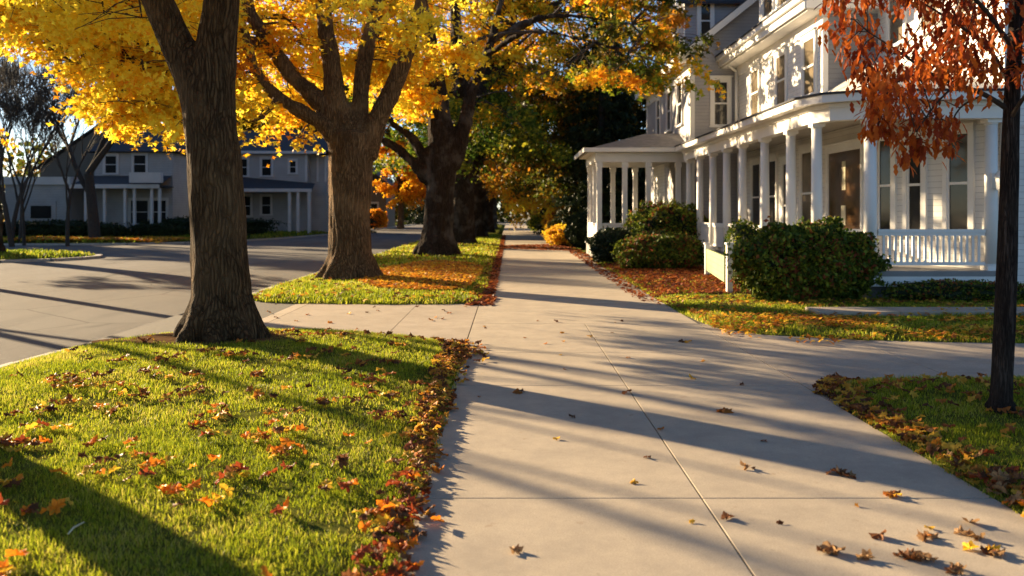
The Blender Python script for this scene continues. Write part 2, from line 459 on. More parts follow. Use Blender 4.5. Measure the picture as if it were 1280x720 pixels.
# bare soil near the foremost maple, mulch bed under the hedges
def patch(name, cx, cy, rx, ry, poly, base, top, mat, lift):
    m = MB(); ring = []
    n = 40
    for k in range(n):
        a = 2 * math.pi * k / n; r = 1 + .25 * noise.noise((math.cos(a) * 1.7, math.sin(a) * 1.7, cx))
        ring.append((cx + rx * r * math.cos(a), cy + ry * r * math.sin(a)))
    rings = []
    for t in (1, .75, .5, .25):
        P = np.array([(cx + (x - cx) * t, cy + (y - cy) * t) for x, y in ring])
        z = lawn_height(P, np.asarray(poly), base, top) + (lift if t < 1 else .001)
        rings.append([(p[0], p[1], h) for p, h in zip(P, z)])
    for a, b in zip(rings, rings[1:]):
        for k in range(n): m.poly((a[k], a[(k + 1) % n], b[(k + 1) % n], b[k]), True)
    m.poly(rings[-1], True)
    return tag(m.build(name, mat), kind='structure')
patch("bare_soil", -3.75, 10.75, 1.35, .75, L1, .0, .085, M['soil'], .012)
patch("mulch_bed", 4.6, 20.3, 1.5, 5.2, R2, .0, .06, M['mulch'], .03)

# ------------------------------------------------------------------ leaf / blade clouds (numpy, one mesh each)
def rand_rot(n, tilt):
    """random yaw, then normal tipped away from vertical by up to ~tilt radians"""
    yaw = rng.uniform(0, 2 * np.pi, n); t = rng.normal(0, tilt, n); r = rng.normal(0, tilt, n)
    cz, sz = np.cos(yaw), np.sin(yaw); cx, sx = np.cos(t), np.sin(t); cy, sy = np.cos(r), np.sin(r)
    Z = np.zeros((n, 3, 3)); Z[:, 0, 0] = cz; Z[:, 0, 1] = -sz; Z[:, 1, 0] = sz; Z[:, 1, 1] = cz; Z[:, 2, 2] = 1
    X = np.zeros((n, 3, 3)); X[:, 0, 0] = 1; X[:, 1, 1] = cx; X[:, 1, 2] = -sx; X[:, 2, 1] = sx; X[:, 2, 2] = cx
    Yr = np.zeros((n, 3, 3)); Yr[:, 1, 1] = 1; Yr[:, 0, 0] = cy; Yr[:, 0, 2] = sy; Yr[:, 2, 0] = -sy; Yr[:, 2, 2] = cy
    return Z @ X @ Yr

def cloud_mesh(name, pos, size, rot, tv, tf):
    """pos (N,3), size (N,) or (N,3), rot (N,3,3); template verts tv, faces tf of equal length"""
    pos = np.asarray(pos, float); n = len(pos); tv = np.asarray(tv, float); tf = np.asarray(tf, int)
    size = np.asarray(size, float)
    if size.ndim == 1: size = size[:, None].repeat(3, 1)
    V = np.einsum('nij,nkj->nki', rot, tv[None] * size[:, None, :]) + pos[:, None, :]
    V = V.reshape(-1, 3); k = len(tv)
    F = (tf[None] + (np.arange(n) * k)[:, None, None]).reshape(-1)
    me = bpy.data.meshes.new(name); nf = n * len(tf); c = tf.shape[1]
    me.vertices.add(len(V)); me.vertices.foreach_set("co", V.astype(np.float32).ravel())
    me.loops.add(nf * c); me.loops.foreach_set("vertex_index", F.astype(np.int32))
    me.polygons.add(nf); me.polygons.foreach_set("loop_start", np.arange(0, nf * c, c, dtype=np.int32))
    me.update(calc_edges=True); return me

# maple leaf of 6 quads round a centre vein, gently folded; long oak-like leaf; small diamond
_ol = [(0, .56), (11, .43), (20, .41), (30, .27), (41, .40), (53, .53), (64, .42), (78, .41), (90, .27), (104, .36), (118, .44), (134, .33), (158, .24)]
_ol = [(a, r) for a, r in _ol] + [(180, .15)] + [(360 - a, r) for a, r in _ol[:0:-1]]
MAPLE_V = [(0, 0, 0)] + [(r * math.sin(R(a)), r * math.cos(R(a)), (.05 if r < .35 else -.05)) for a, r in _ol]
MAPLE_F = [(0, k + 2 if k + 1 < len(_ol) else 1, k + 1) for k in range(len(_ol))]
LOBE_V = [(0, -.45, 0), (.2, .0, .04), (0, .55, -.05), (-.2, .0, .04), (.5, .15, -.06), (.12, -.25, .02), (.2, .2, .03), (-.5, .15, -.06), (-.2, .2, .03), (-.12, -.25, .02)]
LOBE_F = [(0, 1, 2, 3), (0, 5, 4, 6), (0, 8, 7, 9)]
DIA_V = [(0, -.5, 0), (.32, .02, .05), (0, .5, 0), (-.32, .02, .05)]
DIA_F = [(0, 1, 2), (0, 2, 3)]
LONG_V = [(0, 0, 0), (.16, -.25, .03), (.09, -.45, .02), (.17, -.65, .0), (0, -1, -.08), (-.17, -.65, .0), (-.09, -.45, .02), (-.16, -.25, .03), (0, -.5, -.02)]
LONG_F = [(0, 8, 1), (1, 8, 2), (2, 8, 3), (3, 8, 4), (4, 8, 5), (5, 8, 6), (6, 8, 7), (7, 8, 0)]
BLADE_V = [(-.5, 0, 0), (.5, 0, 0), (.3, .12, .6), (-.3, .12, .6), (0, .42, 1)]
BLADE_F = [(0, 1, 2), (0, 2, 3), (3, 2, 4)]

def boughs_to_leaves(boughs, per, size, flat=.32):
    """boughs (N,4): centre + radius. leaves fill flattened, drooping sprays with gaps"""
    P = []; S = []
    for x, y, z, r in boughs:
        n = int(per * (r / .8) ** 2)
        sub = rng.normal(0, .5, (max(3, int(5 * r)), 3)) * (r, r, r * flat)
        k = rng.integers(0, len(sub), n)
        q = sub[k] + rng.normal(0, .22, (n, 3)) * (r, r, r * .6)
        q[:, 2] -= .28 * (q[:, 0] ** 2 + q[:, 1] ** 2) / r
        P.append(q + (x, y, z)); S.append(size * rng.uniform(.65, 1.25, n))
    return np.concatenate(P), np.concatenate(S)

def region(n, px0, px1, py0, py1, Y0, Y1, r0, r1, low=None, centre=None, rad=None):
    """bough centres spread through the space that shows between these bounds"""
    out = []; tries = 0
    while len(out) < n and tries < n * 60:
        tries += 1
        Y = rng.uniform(Y0, Y1); px = rng.uniform(px0, px1); py = rng.uniform(py0, py1); r = rng.uniform(r0, r1)
        if low is not None:
            lim = np.interp(px, [a for a, b in low], [b for a, b in low]) - .78 * r * 1100 / Y
            if py > lim: continue
        p = W(px, py, Y)
        if centre is not None and math.hypot(p.x - centre[0], p.y - centre[1]) > rad: continue
        out.append((p.x, p.y, p.z, r))
    return out

def keeps_sun(b):
    """no bough where the house front would lie in full shade"""
    x, y, z, r = b; hy = y - .88 * (7 - x)
    return not (14 < hy < 40 and z + .3 * r > 3.8 + .345 * (7 - x))

def dome(n, c, rx, z0, z1, r0, r1, minz=None):
    out = []
    while len(out) < n:
        u, v, t = rng.uniform(-1, 1, 3)
        if u * u + v * v + t * t > 1: continue
        z = (z0 + z1) / 2 + t * (z1 - z0) / 2
        if minz and z < minz: continue
        out.append((c[0] + u * rx, c[1] + v * rx, z, rng.uniform(r0, r1)))
    return out

def big_trunk(name, tubes, mat, parent, vox=.03, rough=.012, seed=0):
    m = MB()
    for pts, rad in tubes: m.tube(pts, rad, 14)
    me = m.mesh("tmp"); o = bpy.data.objects.new("tmp", me); COL.objects.link(o)
    r = o.modifiers.new("r", 'REMESH'); r.mode = 'VOXEL'; r.voxel_size = vox
    s = o.modifiers.new("s", 'SMOOTH'); s.iterations = 8; s.factor = .6
    dg = bpy.context.evaluated_depsgraph_get(); ev = bpy.data.meshes.new_from_object(o.evaluated_get(dg))
    bpy.data.objects.remove(o)
    ev.name = name
    n = len(ev.vertices); co = np.empty(n * 3, np.float32); ev.vertices.foreach_get("co", co); co = co.reshape(-1, 3)
    no = np.empty(n * 3, np.float32); ev.vertex_normals.foreach_get("vector", no); no = no.reshape(-1, 3)
    d = np.empty(n)
    for i in range(n):
        x, y, z = co[i]
        d[i] = noise.noise((x * 3 + seed, y * 3, z * 1.1)) * rough * 2.2 + noise.noise((x * 11, y * 11 + seed, z * 2.2)) * rough * 1.2
    co += no * d[:, None]
    ev.vertices.foreach_set("co", co.ravel()); ev.polygons.foreach_set("use_smooth", [True] * len(ev.polygons)); ev.update()
    ev.materials.clear(); ev.materials.append(mat)
    t = bpy.data.objects.new(name, ev); COL.objects.link(t); t.parent = parent; t.location = -Vector(parent.location)
    return t

def curve(pts, n=6):
    """Catmull-Rom through pts"""
    P = [Vector(p) for p in pts]; P = [P[0] * 2 - P[1]] + P + [P[-1] * 2 - P[-2]]; out = []
    for i in range(1, len(P) - 2):
        for k in range(n):
            t = k / n; a, b, c, d = P[i - 1], P[i], P[i + 1], P[i + 2]
            out.append(.5 * ((2 * b) + (c - a) * t + (2 * a - 5 * b + 4 * c - d) * t * t + (3 * b - a - 3 * c + d) * t ** 3))
    out.append(P[-2]); return out

def limb(pts, radii, n=5):
    c = curve(pts, n); r = np.interp(np.linspace(0, len(radii) - 1, len(c)), range(len(radii)), radii)
    return (c, list(r))

def roots(c, r, z0, n=7, reach=1.9, seed=1):
    rd = random.Random(seed); out = []
    for k in range(n):
        a = 2 * math.pi * (k + rd.uniform(-.25, .25)) / n; f = rd.uniform(.85, 1.15) * reach
        d = Vector((math.cos(a), math.sin(a), 0))
        C = Vector((c[0], c[1], 0))
        out.append(limb([C + d * r * .45 + Vector((0, 0, z0 + r * 1.7)), C + d * r * .8 + Vector((0, 0, z0 + r * .7)), C + d * r * 1.25 + Vector((0, 0, z0 + r * .14)), C + d * r * f + Vector((0, 0, z0 - .1))],
                        [r * .42, r * .46, r * .36, r * .16]))
    return out

def twigs(boughs, nodes, seed=0, rmax=.05, twn=5):
    """one branch from the nearest limb node to every bough, forking into thin twigs"""
    m = MB(); rd = random.Random(seed); N = np.array([tuple(p) for p in nodes])
    for x, y, z, r in boughs:
        c = Vector((x, y, z)); dd = np.linalg.norm((N - (x, y, z)) * (1, 1, 1.3), axis=1)
        s = Vector(N[int(dd.argmin())]); L = (c - s).length
        mid = s.lerp(c, .5) + Vector((rd.uniform(-.12, .12), rd.uniform(-.12, .12), rd.uniform(.02, .16))) * L
        q = curve([s, mid, c], 4); ra = min(rmax, .012 * L + .008)
        m.tube(q, list(np.linspace(ra, .012, len(q))), 5, cap=False)
        for k in range(twn):
            a = rd.uniform(0, 6.28); e = c + Vector((math.cos(a) * r, math.sin(a) * r, rd.uniform(-.3, .25) * r))
            b = q[rd.choice((-1, -2, -3))]
            m.tube([b, b.lerp(e, .5) + Vector((0, 0, .06)), e], [.011, .008, .004], 3, cap=False)
    return m

def make_tree(name, loc, label, group, tubes, bmat, crowns, per, lsize, seed, templ='lobe', vox=.03, cat='tree', tw=5, rough=.012, extra=None):
    """crowns: list of (boughs, leaf material)"""
    root = empty(name, loc, label, cat, group)
    big_trunk("trunk", tubes, bmat, root, vox, rough, seed)
    nodes = [p for pts, rad in tubes[-extra:] for p in pts] if extra else [p for pts, rad in tubes for p in pts]
    nodes = [p for p in nodes if p[2] > loc[2] + 1.5]
    if name == 'maple_tree': crowns = [([b for b in bs if keeps_sun(b) or b[0] > 3.0 or b[1] > 42], m) for bs, m in crowns]
    allb = [b for bs, m in crowns for b in bs]
    part(twigs(allb, nodes, seed, twn=tw), "branches", M['twig'], root)
    tv, tf = {'lobe': (LOBE_V, LOBE_F), 'dia': (DIA_V, DIA_F), 'maple': (MAPLE_V, MAPLE_F)}[templ]
    for bs, lm in crowns:
        if not bs: continue
        P, S = boughs_to_leaves(bs, per, lsize)
        me = cloud_mesh("crown", P, S, rand_rot(len(P), .75), tv, tf); me.materials.append(lm)
        o = bpy.data.objects.new("crown", me); COL.objects.link(o); o.parent = root; o.location = -Vector(root.location)
    return root

# ------------------------------------------------------------------ the white house on the right
def window(parent, o, u, n, wd, h, pane='glass', rail=True, trim=.11, muntin=0, head=True, tm='white'):
    """double-hung window; o = lower corner on the wall, u along the wall, n outward"""
    o = Vector(o); u = Vector(u).normalized(); n = Vector(n).normalized(); z = Vector((0, 0, 1))
    f = MB(); t = trim
    f.obox(o - u * t, u * t, n * .055, z * h)
    f.obox(o + u * wd, u * t, n * .055, z * h)
    f.obox(o - u * t + z * h, u * (wd + 2 * t), n * .065, z * t * 1.2)
    if head: f.obox(o - u * (t + .04) + z * (h + t * 1.2), u * (wd + 2 * t + .08), n * .11, z * .045)
    F = part(f, "window", M[tm], parent)
    s = MB(); s.obox(o - u * (t + .03) - z * .06, u * (wd + 2 * t + .06), n * .10, z * .058)
    part(s, "sill", M[tm], F)
    s = MB(); b = .045
    s.obox(o + n * .002, u * b, n * .036, z * h); s.obox(o + u * (wd - b) + n * .002, u * b, n * .036, z * h)
    s.obox(o + u * b + n * .002, u * (wd - 2 * b), n * .034, z * b); s.obox(o + u * b + z * (h - b) + n * .002, u * (wd - 2 * b), n * .034, z * b)
    if rail: s.obox(o + u * b + z * (h * .5 - .025) + n * .002, u * (wd - 2 * b), n * .045, z * .05)
    for k in range(muntin): s.obox(o + u * (b + (wd - 2 * b) * (k + 1) / (muntin + 1) - .01) + z * b + n * .002, u * .02, n * .028, z * (h - 2 * b))
    part(s, "sash", M[tm], F)
    g = MB(); g.obox(o + u * b * .5 + z * b * .5 + n * .001, u * (wd - b), n * .013, z * (h - b))
    part(g, "pane", M[pane], F)
    return F

def column(parent, x, y, z0, z1, r=.11):
    m = MB(); m.tube([(x, y, z0 + .08), (x, y, z0 + (z1 - z0) * .4), (x, y, z1 - .06)], [r, r * .98, r * .9], 20)
    m.tube([(x, y, z0 + .08), (x, y, z0 + .11)], [r * 1.1, r * 1.04], 20); m.tube([(x, y, z1 - .10), (x, y, z1 - .065)], [r * .9, r * 1.08], 20)
    s = r * 1.12
    m.box(x - s, x + s, y - s, y + s, z0, z0 + .08); m.box(x - s, x + s, y - s, y + s, z1 - .065, z1)
    return part(m, "column", M['white'], parent)

def railing(parent, a, b, z0, top=.72, name="railing"):
    a = Vector(a); b = Vector(b); d = b - a; L = d.length; u = d.normalized(); n = Vector((-u.y, u.x, 0)); z = Vector((0, 0, 1))
    m = MB(); o = Vector((a.x, a.y, z0))
    m.obox(o - n * .045 + z * (top - .06), u * L, n * .09, z * .06)
    m.obox(o - n * .03 + z * (top - .115), u * L, n * .06, z * .053)
    m.obox(o - n * .03 + z * .07, u * L, n * .06, z * .06)
    P = part(m, name, M['white'], parent)
    q = MB(); k = int(L / .105)
    for i in range(1, k):
        c = o + u * (L * i / k) + z * .13
        q.obox(c - u * .02 - n * .02, u * .04, n * .04, z * (top - .115 - .13))
    part(q, "balusters", M['white'], P)
    return P

def gable_roof_y(m, x0, x1, y0, y1, ze, slope, ov=.5, th=.14):
    """gable roof with its ridge along Y"""
    xm = (x0 + x1) / 2; zr = ze + (xm - x0) * slope
    for s, xe in ((-1, x0 - ov), (1, x1 + ov)):
        a = Vector((xe, y0 - .35, ze - ov * slope)); b = Vector((xm, y0 - .35, zr)); t = Vector((0, 0, th)); L = Vector((0, y1 - y0 + .7, 0))
        m.poly([a, b, b + L, a + L] if s > 0 else [a, a + L, b + L, b])
        m.poly([a + t, a + t + L, b + t + L, b + t] if s > 0 else [a + t, b + t, b + t + L, a + t + L])
        m.poly([a, a + t, b + t, b]); m.poly([a + L, b + L, b + t + L, a + t + L]); m.poly([a, a + L, a + t + L, a + t])
    return xm, zr

H = empty("white_house", (9.5, 22, 0), "large white clapboard house with a columned wraparound porch, right of the sidewalk", "house")
PZ = .55      # porch floor
# foundation skirt and floor
porch_out = [(5.62, 28.8), (5.62, 16.6), (5.8, 16.0), (6.35, 15.62), (8.9, 15.62), (8.9, 16.2), (7.6, 18.8), (7.6, 28.8)]
m = MB(); m.prism(porch_out, PZ - .09, PZ); part(m, "porch_floor", M['floor'], H)
m = MB(); m.prism([(5.72, 28.7), (5.72, 16.65), (5.9, 16.1), (6.4, 15.74), (8.85, 15.74), (8.85, 16.2), (7.6, 18.8), (7.6, 28.7)], -.1, PZ - .26); part(m, "foundation", M['skirt'], H)
m = MB()
ring = [(5.60, 28.8), (5.60, 16.6), (5.78, 15.98), (6.34, 15.6), (8.9, 15.6)]
for a, b in zip(ring, ring[1:]):
    d = Vector((b[0] - a[0], b[1] - a[1], 0)); n = Vector((-d.y, d.x, 0)).normalized() * -1
    m.obox((a[0], a[1], PZ - .27), d, -n * .05 if n.x < 0 or n.y < 0 else n * .05, (0, 0, .175))
part(m, "skirt_board", M['white'], H)
# walls
m = MB()
m.box(7.6, 14, 21.3, 29.4, 0, 6.62)
m.prism([(7.6, 18.6), (8.9, 15.95), (8.9, 21.3), (7.6, 21.3)], PZ + .002, 3.5)
part(m, "wall", M['siding'], H)
m = MB(); m.box(8.9, 14, 15.8, 21.298, 0, 7.4); part(m, "wing_wall", M['siding'], H)
m = MB(); m.box(7.71, 8.898, 21.262, 21.298, 4.3, 6.4); part(m, 'shade_panel', M['siding_shade'], H)  # thin panel over the white wall, its dark colour paints in shade
# rear wing: its gable faces the camera side
m = MB(); C0, C1, CY0, CY1, CE = 6.1, 13.0, 29.6, 39.0, 7.1
m.box(C0, C1, CY0, CY1, 0, CE)
xm = (C0 + C1) / 2; CS = .8
m.poly([(C0, CY0, CE), (C1, CY0, CE), (xm, CY0, CE + (xm - C0) * CS)]); m.poly([(C1, CY1, CE), (C0, CY1, CE), (xm, CY1, CE + (xm - C0) * CS)])
part(m, "rear_wing_wall", M['siding_grey'], H)
m = MB(); gable_roof_y(m, C0, C1, CY0, CY1, CE, CS, .45); part(m, "rear_wing_roof", M['roof'], H)
def rake(parent, x0, x1, y, ze, slope, ov, w_=.26, th=.05, yl=.0):
    m = MB(); xm = (x0 + x1) / 2; zr = ze + (xm - x0) * slope
    for s, xe in ((-1, x0 - ov), (1, x1 + ov)):
        a = Vector((xe, y, ze - ov * slope - w_ + .1)); b = Vector((xm, y, zr - w_ + .1))
        m.obox(a, b - a, (0, -th, 0), (0, 0, w_))
    return part(m, "rake_board", M['white'], parent)
rake(H, C0, C1, CY0 - .352, CE, CS, .45)
m = MB(); m.box(C0 - .44, C0 - .003, CY0 - .3, CY1 + .3, CE - .46, CE - .38); m.box(C0 - .50, C0 - .443, CY0 - .33, CY1 + .33, CE - .50, CE - .26)
m.box(C0 - .04, C0 - .002, CY0 - .04, CY1, CE - .85, CE - .465)
part(m, "cornice", M['white'], H)
for bx in ((C0 - .035, C0 + .12, CY0 - .035, CY0 + .12, 0, CE - .86), (C0 - .035, C0 + .1, CY1 - .1, CY1 + .03, 0, CE - .86), (7.565, 7.70, 21.262, 21.40, 3.9, 6.3), (7.565, 7.69, 29.28, 29.42, 3.9, 6.3), (8.865, 9.0, 15.765, 15.90, .3, 7.0)):
    m = MB(); m.box(*bx); part(m, "corner_board", M['white'], H)
m = MB(); m.tube([(7.50, 29.12, 6.25), (7.50, 29.12, 3.95)], [.045, .045], 10); m.tube([(7.18, 29.1, 6.5), (7.5, 29.12, 6.25)], [.045, .045], 10); part(m, "downpipe", M['white'], H)
# main roof with white eave, dormers
m = MB(); ev = Vector((7.08, 21.0, 6.68)); rd_ = Vector((10.8, 21.0, 6.68 + 3.72 * .78)); L = Vector((0, 8.8, 0)); t = Vector((0, 0, .1))
m.poly([ev + t, rd_ + t, rd_ + L + t, ev + L + t][::-1]); m.poly([ev, rd_, rd_ + L, ev + L]); m.poly([ev, ev + L, ev + L + t, ev + t]); m.poly([ev, ev + t, rd_ + t, rd_]); m.poly([ev + L, rd_ + L, rd_ + L + t, ev + L + t])
r2 = Vector((14.5, 21.0, 6.68)); m.poly([rd_ + t, r2 + t, r2 + L + t, rd_ + L + t]); m.poly([rd_, r2, r2 + L, rd_ + L])
m.poly([(8.9, 21.0, 7.3), (14.5, 21.0, 7.3), (10.8, 21.0, 9.5)])
part(m, "roof", M['roof'], H)
m = MB(); m.box(7.12, 7.597, 21.05, 29.7, 6.42, 6.5); m.box(7.03, 7.078, 21.0, 29.78, 6.46, 6.8); m.box(7.56, 7.598, 21.3, 29.3, 6.1, 6.415); m.box(6.93, 7.028, 21.0, 29.8, 6.66, 6.79)
m.box(7.08, 8.9, 20.95, 21.0, 6.46, 6.72)
part(m, "eave", M['white'], H)
def dormer(x, y0, y1, z0, z1, back, wall):
    D = MB(); D.box(x, back, y0, y1, z0, z1); ym = (y0 + y1) / 2; zr = z1 + (y1 - y0) * .42
    D.poly([(x, y0, z1), (x, ym, zr), (x, y1, z1)]); Dw = part(D, "dormer", M[wall], H)
    r = MB()
    for s, ye in ((-1, y0 - .3), (1, y1 + .3)):
        a = Vector((x - .35, ye, z1 - .3 * .84)); b = Vector((x - .35, ym, zr)); L = Vector((back - x + .3, 0, 0)); t = Vector((0, 0, .1))
        r.poly([a, b, b + L, a + L]); r.poly([a + t, b + t, b + L + t, a + L + t]); r.poly([a, a + L, a + L + t, a + t])
    part(r, "dormer_roof", M['roof'], Dw)
    tr = MB()
    for s, ye in ((-1, y0 - .3), (1, y1 + .3)):
        a = Vector((x - .39, ye, z1 - .3 * .84 - .1)); b = Vector((x - .39, ym, zr - .1)); tr.obox(a, b - a, (.04, 0, 0), (0, 0, .22))
    tr.box(x - .03, x - .002, y0 - .02, y0 + .12, z0, z1 - .1); tr.box(x - .03, x - .002, y1 - .12, y1 + .02, z0, z1 - .1)
    part(tr, "dormer_trim", M['white'], Dw)
dormer(7.95, 24.6, 27.9, 7.2, 8.9, 11, 'siding')
window(H, (7.95, 25.0, 7.6), (0, 1, 0), (-1, 0, 0), 1.0, 1.2, 'glass_warm')
window(H, (7.95, 26.5, 7.6), (0, 1, 0), (-1, 0, 0), 1.0, 1.2, 'glass_warm')
dormer(6.5, 32.6, 36.2, 7.15, 9.5, 9.5, 'siding_grey')
window(H, (7.05, 32.6, 8.0), (1, 0, 0), (0, -1, 0), .42, 1.35, 'glass')
window(H, (6.5, 33.9, 7.9), (0, 1, 0), (-1, 0, 0), 1.1, 1.3, 'glass')
# wing roof eave
m = MB(); m.box(8.3, 14.5, 15.2, 21.6, 7.4, 7.52); m.box(8.22, 8.297, 15.12, 21.6, 7.36, 7.66); m.box(8.3, 14.5, 15.12, 15.197, 7.36, 7.66); part(m, "wing_eave", M['white'], H)
m = MB(); P = [(8.25, 15.15, 7.66), (14.5, 15.15, 7.66), (14.5, 21.6, 7.66), (8.25, 21.6, 7.66)]; ap_ = (11.4, 18.4, 9.9)
for i in range(4): m.poly((P[i], P[(i + 1) % 4], ap_))
part(m, "wing_roof", M['roof'], H)
# porch ceiling, beam, cornice and roof
beam = [(5.8, 28.75), (5.8, 16.6), (5.95, 16.18), (6.45, 15.82), (8.9, 15.78)]
def offs(pl, d):
    out = []
    for i, p in enumerate(pl):
        a = Vector(pl[max(0, i - 1)]); b = Vector(pl[min(len(pl) - 1, i + 1)]); t_ = (b - a).normalized(); n = Vector((t_.y, -t_.x)) * -1
        n = -n if n.x > 0 or (abs(n.x) < .01 and n.y > 0) else n
        out.append((p[0] + n.x * d, p[1] + n.y * d))
    return out
def band(m, pl, d0, d1, z0, z1):
    A, B = offs(pl, d0), offs(pl, d1)
    for i in range(len(pl) - 1):
        q = [A[i], A[i + 1], B[i + 1], B[i]]
        m.poly([(x, y, z0) for x, y in q]); m.poly([(x, y, z1) for x, y in q][::-1])
        m.poly([(*B[i], z0), (*B[i + 1], z0), (*B[i + 1], z1), (*B[i], z1)]); m.poly([(*A[i], z0), (*A[i + 1], z0), (*A[i + 1], z1), (*A[i], z1)])
    for k in (0, -1): m.poly([(*A[k], z0), (*B[k], z0), (*B[k], z1), (*A[k], z1)])
m = MB(); band(m, beam, -.11, .12, 3.27, 3.62); part(m, "beam", M['white'], H)
m = MB(); band(m, beam, .122, .34, 3.585, 3.62); band(m, beam, .343, .385, 3.58, 3.72); band(m, beam, .122, .16, 3.50, 3.582); part(m, "porch_cornice", M['white'], H)
m = MB(); band(m, beam, .30, .42, 3.724, 3.76); part(m, "roof_edge", M['roof'], H)
m = MB(); m.box(6.90, 7.09, 20.98, 29.82, 6.794, 6.84); part(m, 'roof_edge', M['roof'], H)
m = MB(); m.prism([(5.9, 28.7), (5.9, 16.7), (6.5, 15.95), (8.88, 15.95), (7.59, 18.55), (7.59, 28.7)], 3.505, 3.56); part(m, "porch_ceiling", M['ceiling'], H)
m = MB(); ob = offs(beam, .40); z = 3.764
m.poly([(*ob[0], z), (*ob[1], z), (7.597, 21.3, 4.45), (7.597, 28.75, 4.45)]); m.poly([(*ob[1], z), (*ob[2], z), (7.597, 21.3, 4.45)])
m.poly([(*ob[2], z), (*ob[3], z), (7.597, 21.3, 4.45)]); m.poly([(*ob[3], z), (8.897, 15.35, z), (8.897, 21.297, 5.3)]); m.poly([(*ob[3], z), (8.897, 21.297, 5.3), (7.597, 21.297, 4.45)])
part(m, "porch_roof", M['roof_pale'], H)
for y in (16.62, 18.15, 20.0, 21.9, 23.5, 25.1, 26.8, 28.4): column(H, 5.8, y, PZ, 3.27, .105)
column(H, 6.5, 15.86, PZ, 3.27, .115); column(H, 8.68, 15.86, PZ, 3.27, .115)
railing(H, (6.63, 15.86, 0), (8.56, 15.86, 0), PZ + .02, .72)
railing(H, (5.8, 16.74, 0), (5.8, 18.03, 0), PZ + .02, .72); railing(H, (5.87, 16.5, 0), (6.42, 15.97, 0), PZ + .02, .72)
for a, b in ((20.12, 21.78), (22.02, 23.38), (23.62, 24.98), (25.22, 26.68), (26.92, 28.28)): railing(H, (5.8, a, 0), (5.8, b, 0), PZ + .02, .72)
# openings under the porch
U = (0, 1, 0); NX = (-1, 0, 0)
bw = window(H, (7.6, 18.95, PZ + .62), U, NX, 2.0, 1.85, 'glass_brown', rail=False)
m = MB(); m.box(7.570, 7.585, 19.85, 20.05, 2.1, 2.75); m.box(7.570, 7.585, 19.85, 20.1, 1.3, 1.75); part(m, 'pale_strip', M['pale_strip'], bw)  # pale strips paint a reflection onto the pane
window(H, (7.6, 21.75, PZ + .45), U, NX, 1.1, 2.15, 'glass_warm')
window(H, (7.6, 23.45, PZ + .05), U, NX, .95, 2.35, 'glass', muntin=1)
window(H, (7.6, 25.0, PZ + .45), U, NX, 1.0, 2.1, 'glass')
window(H, (7.6, 26.6, PZ + .45), U, NX, .9, 2.1, 'glass')
du = Vector((8.9 - 7.6, 15.95 - 18.6, 0)).normalized(); dn = Vector((du.y, -du.x, 0)); dn = dn if dn.x < 0 else -dn
for s_, wd in ((.25, .36), (.97, .36), (1.88, .48)): window(H, Vector((7.6, 18.6, PZ + .62)) + du * s_, du, dn, wd, 1.95, 'glass', trim=.09)
c_ = MB(); q0 = Vector((7.6, 21.9, PZ + .5)) + Vector((-.02, 0, 0))
# upper windows
for y in (21.85, 24.15, 26.75): window(H, (7.6, y, 4.55), U, NX, .85, 1.45, 'glass_warm', muntin=0)
for y in (16.7, 18.2, 19.8): window(H, (8.9, y, 5.45), U, NX, .8, 1.5, 'glass_warm')
window(H, (6.85, CY0, 4.5), (1, 0, 0), (0, -1, 0), .5, 1.5, 'glass')
for y in (31.0, 33.2, 35.6): window(H, (C0, y, 4.7), U, NX, .75, 1.5, 'glass')
window(H, (9.3, 15.8, 4.4), (1, 0, 0), (0, -1, 0), .8, 1.5, 'glass'); window(H, (9.4, 15.8, 1.2), (1, 0, 0), (0, -1, 0), .9, 1.8, 'glass')
# lantern beside the porch corner
m = MB(); m.box(8.60, 8.76, 15.70, 15.74, 2.02, 2.30); m.tube([(8.68, 15.70, 2.26), (8.68, 15.62, 2.34), (8.68, 15.56, 2.28)], [.014] * 3, 8)
m.tube([(8.68, 15.54, 1.98), (8.68, 15.54, 2.0), (8.68, 15.54, 2.20), (8.68, 15.54, 2.21)], [.05, .075, .095, .10], 6, smooth=False); m.tube([(8.68, 15.54, 2.21), (8.68, 15.54, 2.30), (8.68, 15.54, 2.36)], [.12, .05, .015], 6, smooth=False)
part(m, "lantern", M['metal'], H)

# screened side porch toward the sidewalk
PX0, PX1, PY0, PY1 = 2.98, 5.9, 30.0, 33.6
m = MB(); m.box(PX0 - .05, PX1, PY0 - .05, PY1, -.1, .42); part(m, "foundation", M['skirt'], H)
m = MB(); m.box(PX0 - .1, C0 - .01, PY0 - .1, PY1, .425, .5); part(m, "porch_floor", M['floor'], H)
m = MB(); m.box(PX0, PX0 + .95, PY0, PY0 + .06, .5, 1.22); m.box(PX0, PX0 + .06, PY0 + .07, PY1, .5, 1.22); part(m, "screen_panel", M['siding'], H)
for x, y in ((PX0 + .08, PY0 + .03), (PX0 + .95, PY0 + .03), (PX0 + 1.75, PY0 + .03), (PX1 - .15, PY0 + .03), (PX0 + .06, PY0 + 1.2), (PX0 + .06, PY0 + 2.4), (PX0 + .08, PY1 - .1), (PX0 + .95, PY1 - .1), (PX0 + 1.8, PY1 - .1)):
    m = MB(); s_ = .085; z0 = .5; m.box(x - s_, x + s_, y - s_, y + s_, z0, 3.3); m.box(x - s_ - .025, x + s_ + .025, y - s_ - .025, y + s_ + .025, 3.12, 3.28); part(m, "post", M['white'], H, .01)
m = MB(); m.box(PX0 - .06, C0 - .01, PY0 - .08, PY0 + .14, 3.3, 3.62); m.box(PX0 - .06, PX0 + .16, PY0 + .142, PY1, 3.3, 3.62); m.box(PX0 + .162, C0 - .01, PY1 - .2, PY1, 3.3, 3.62); part(m, "beam", M['white'], H)
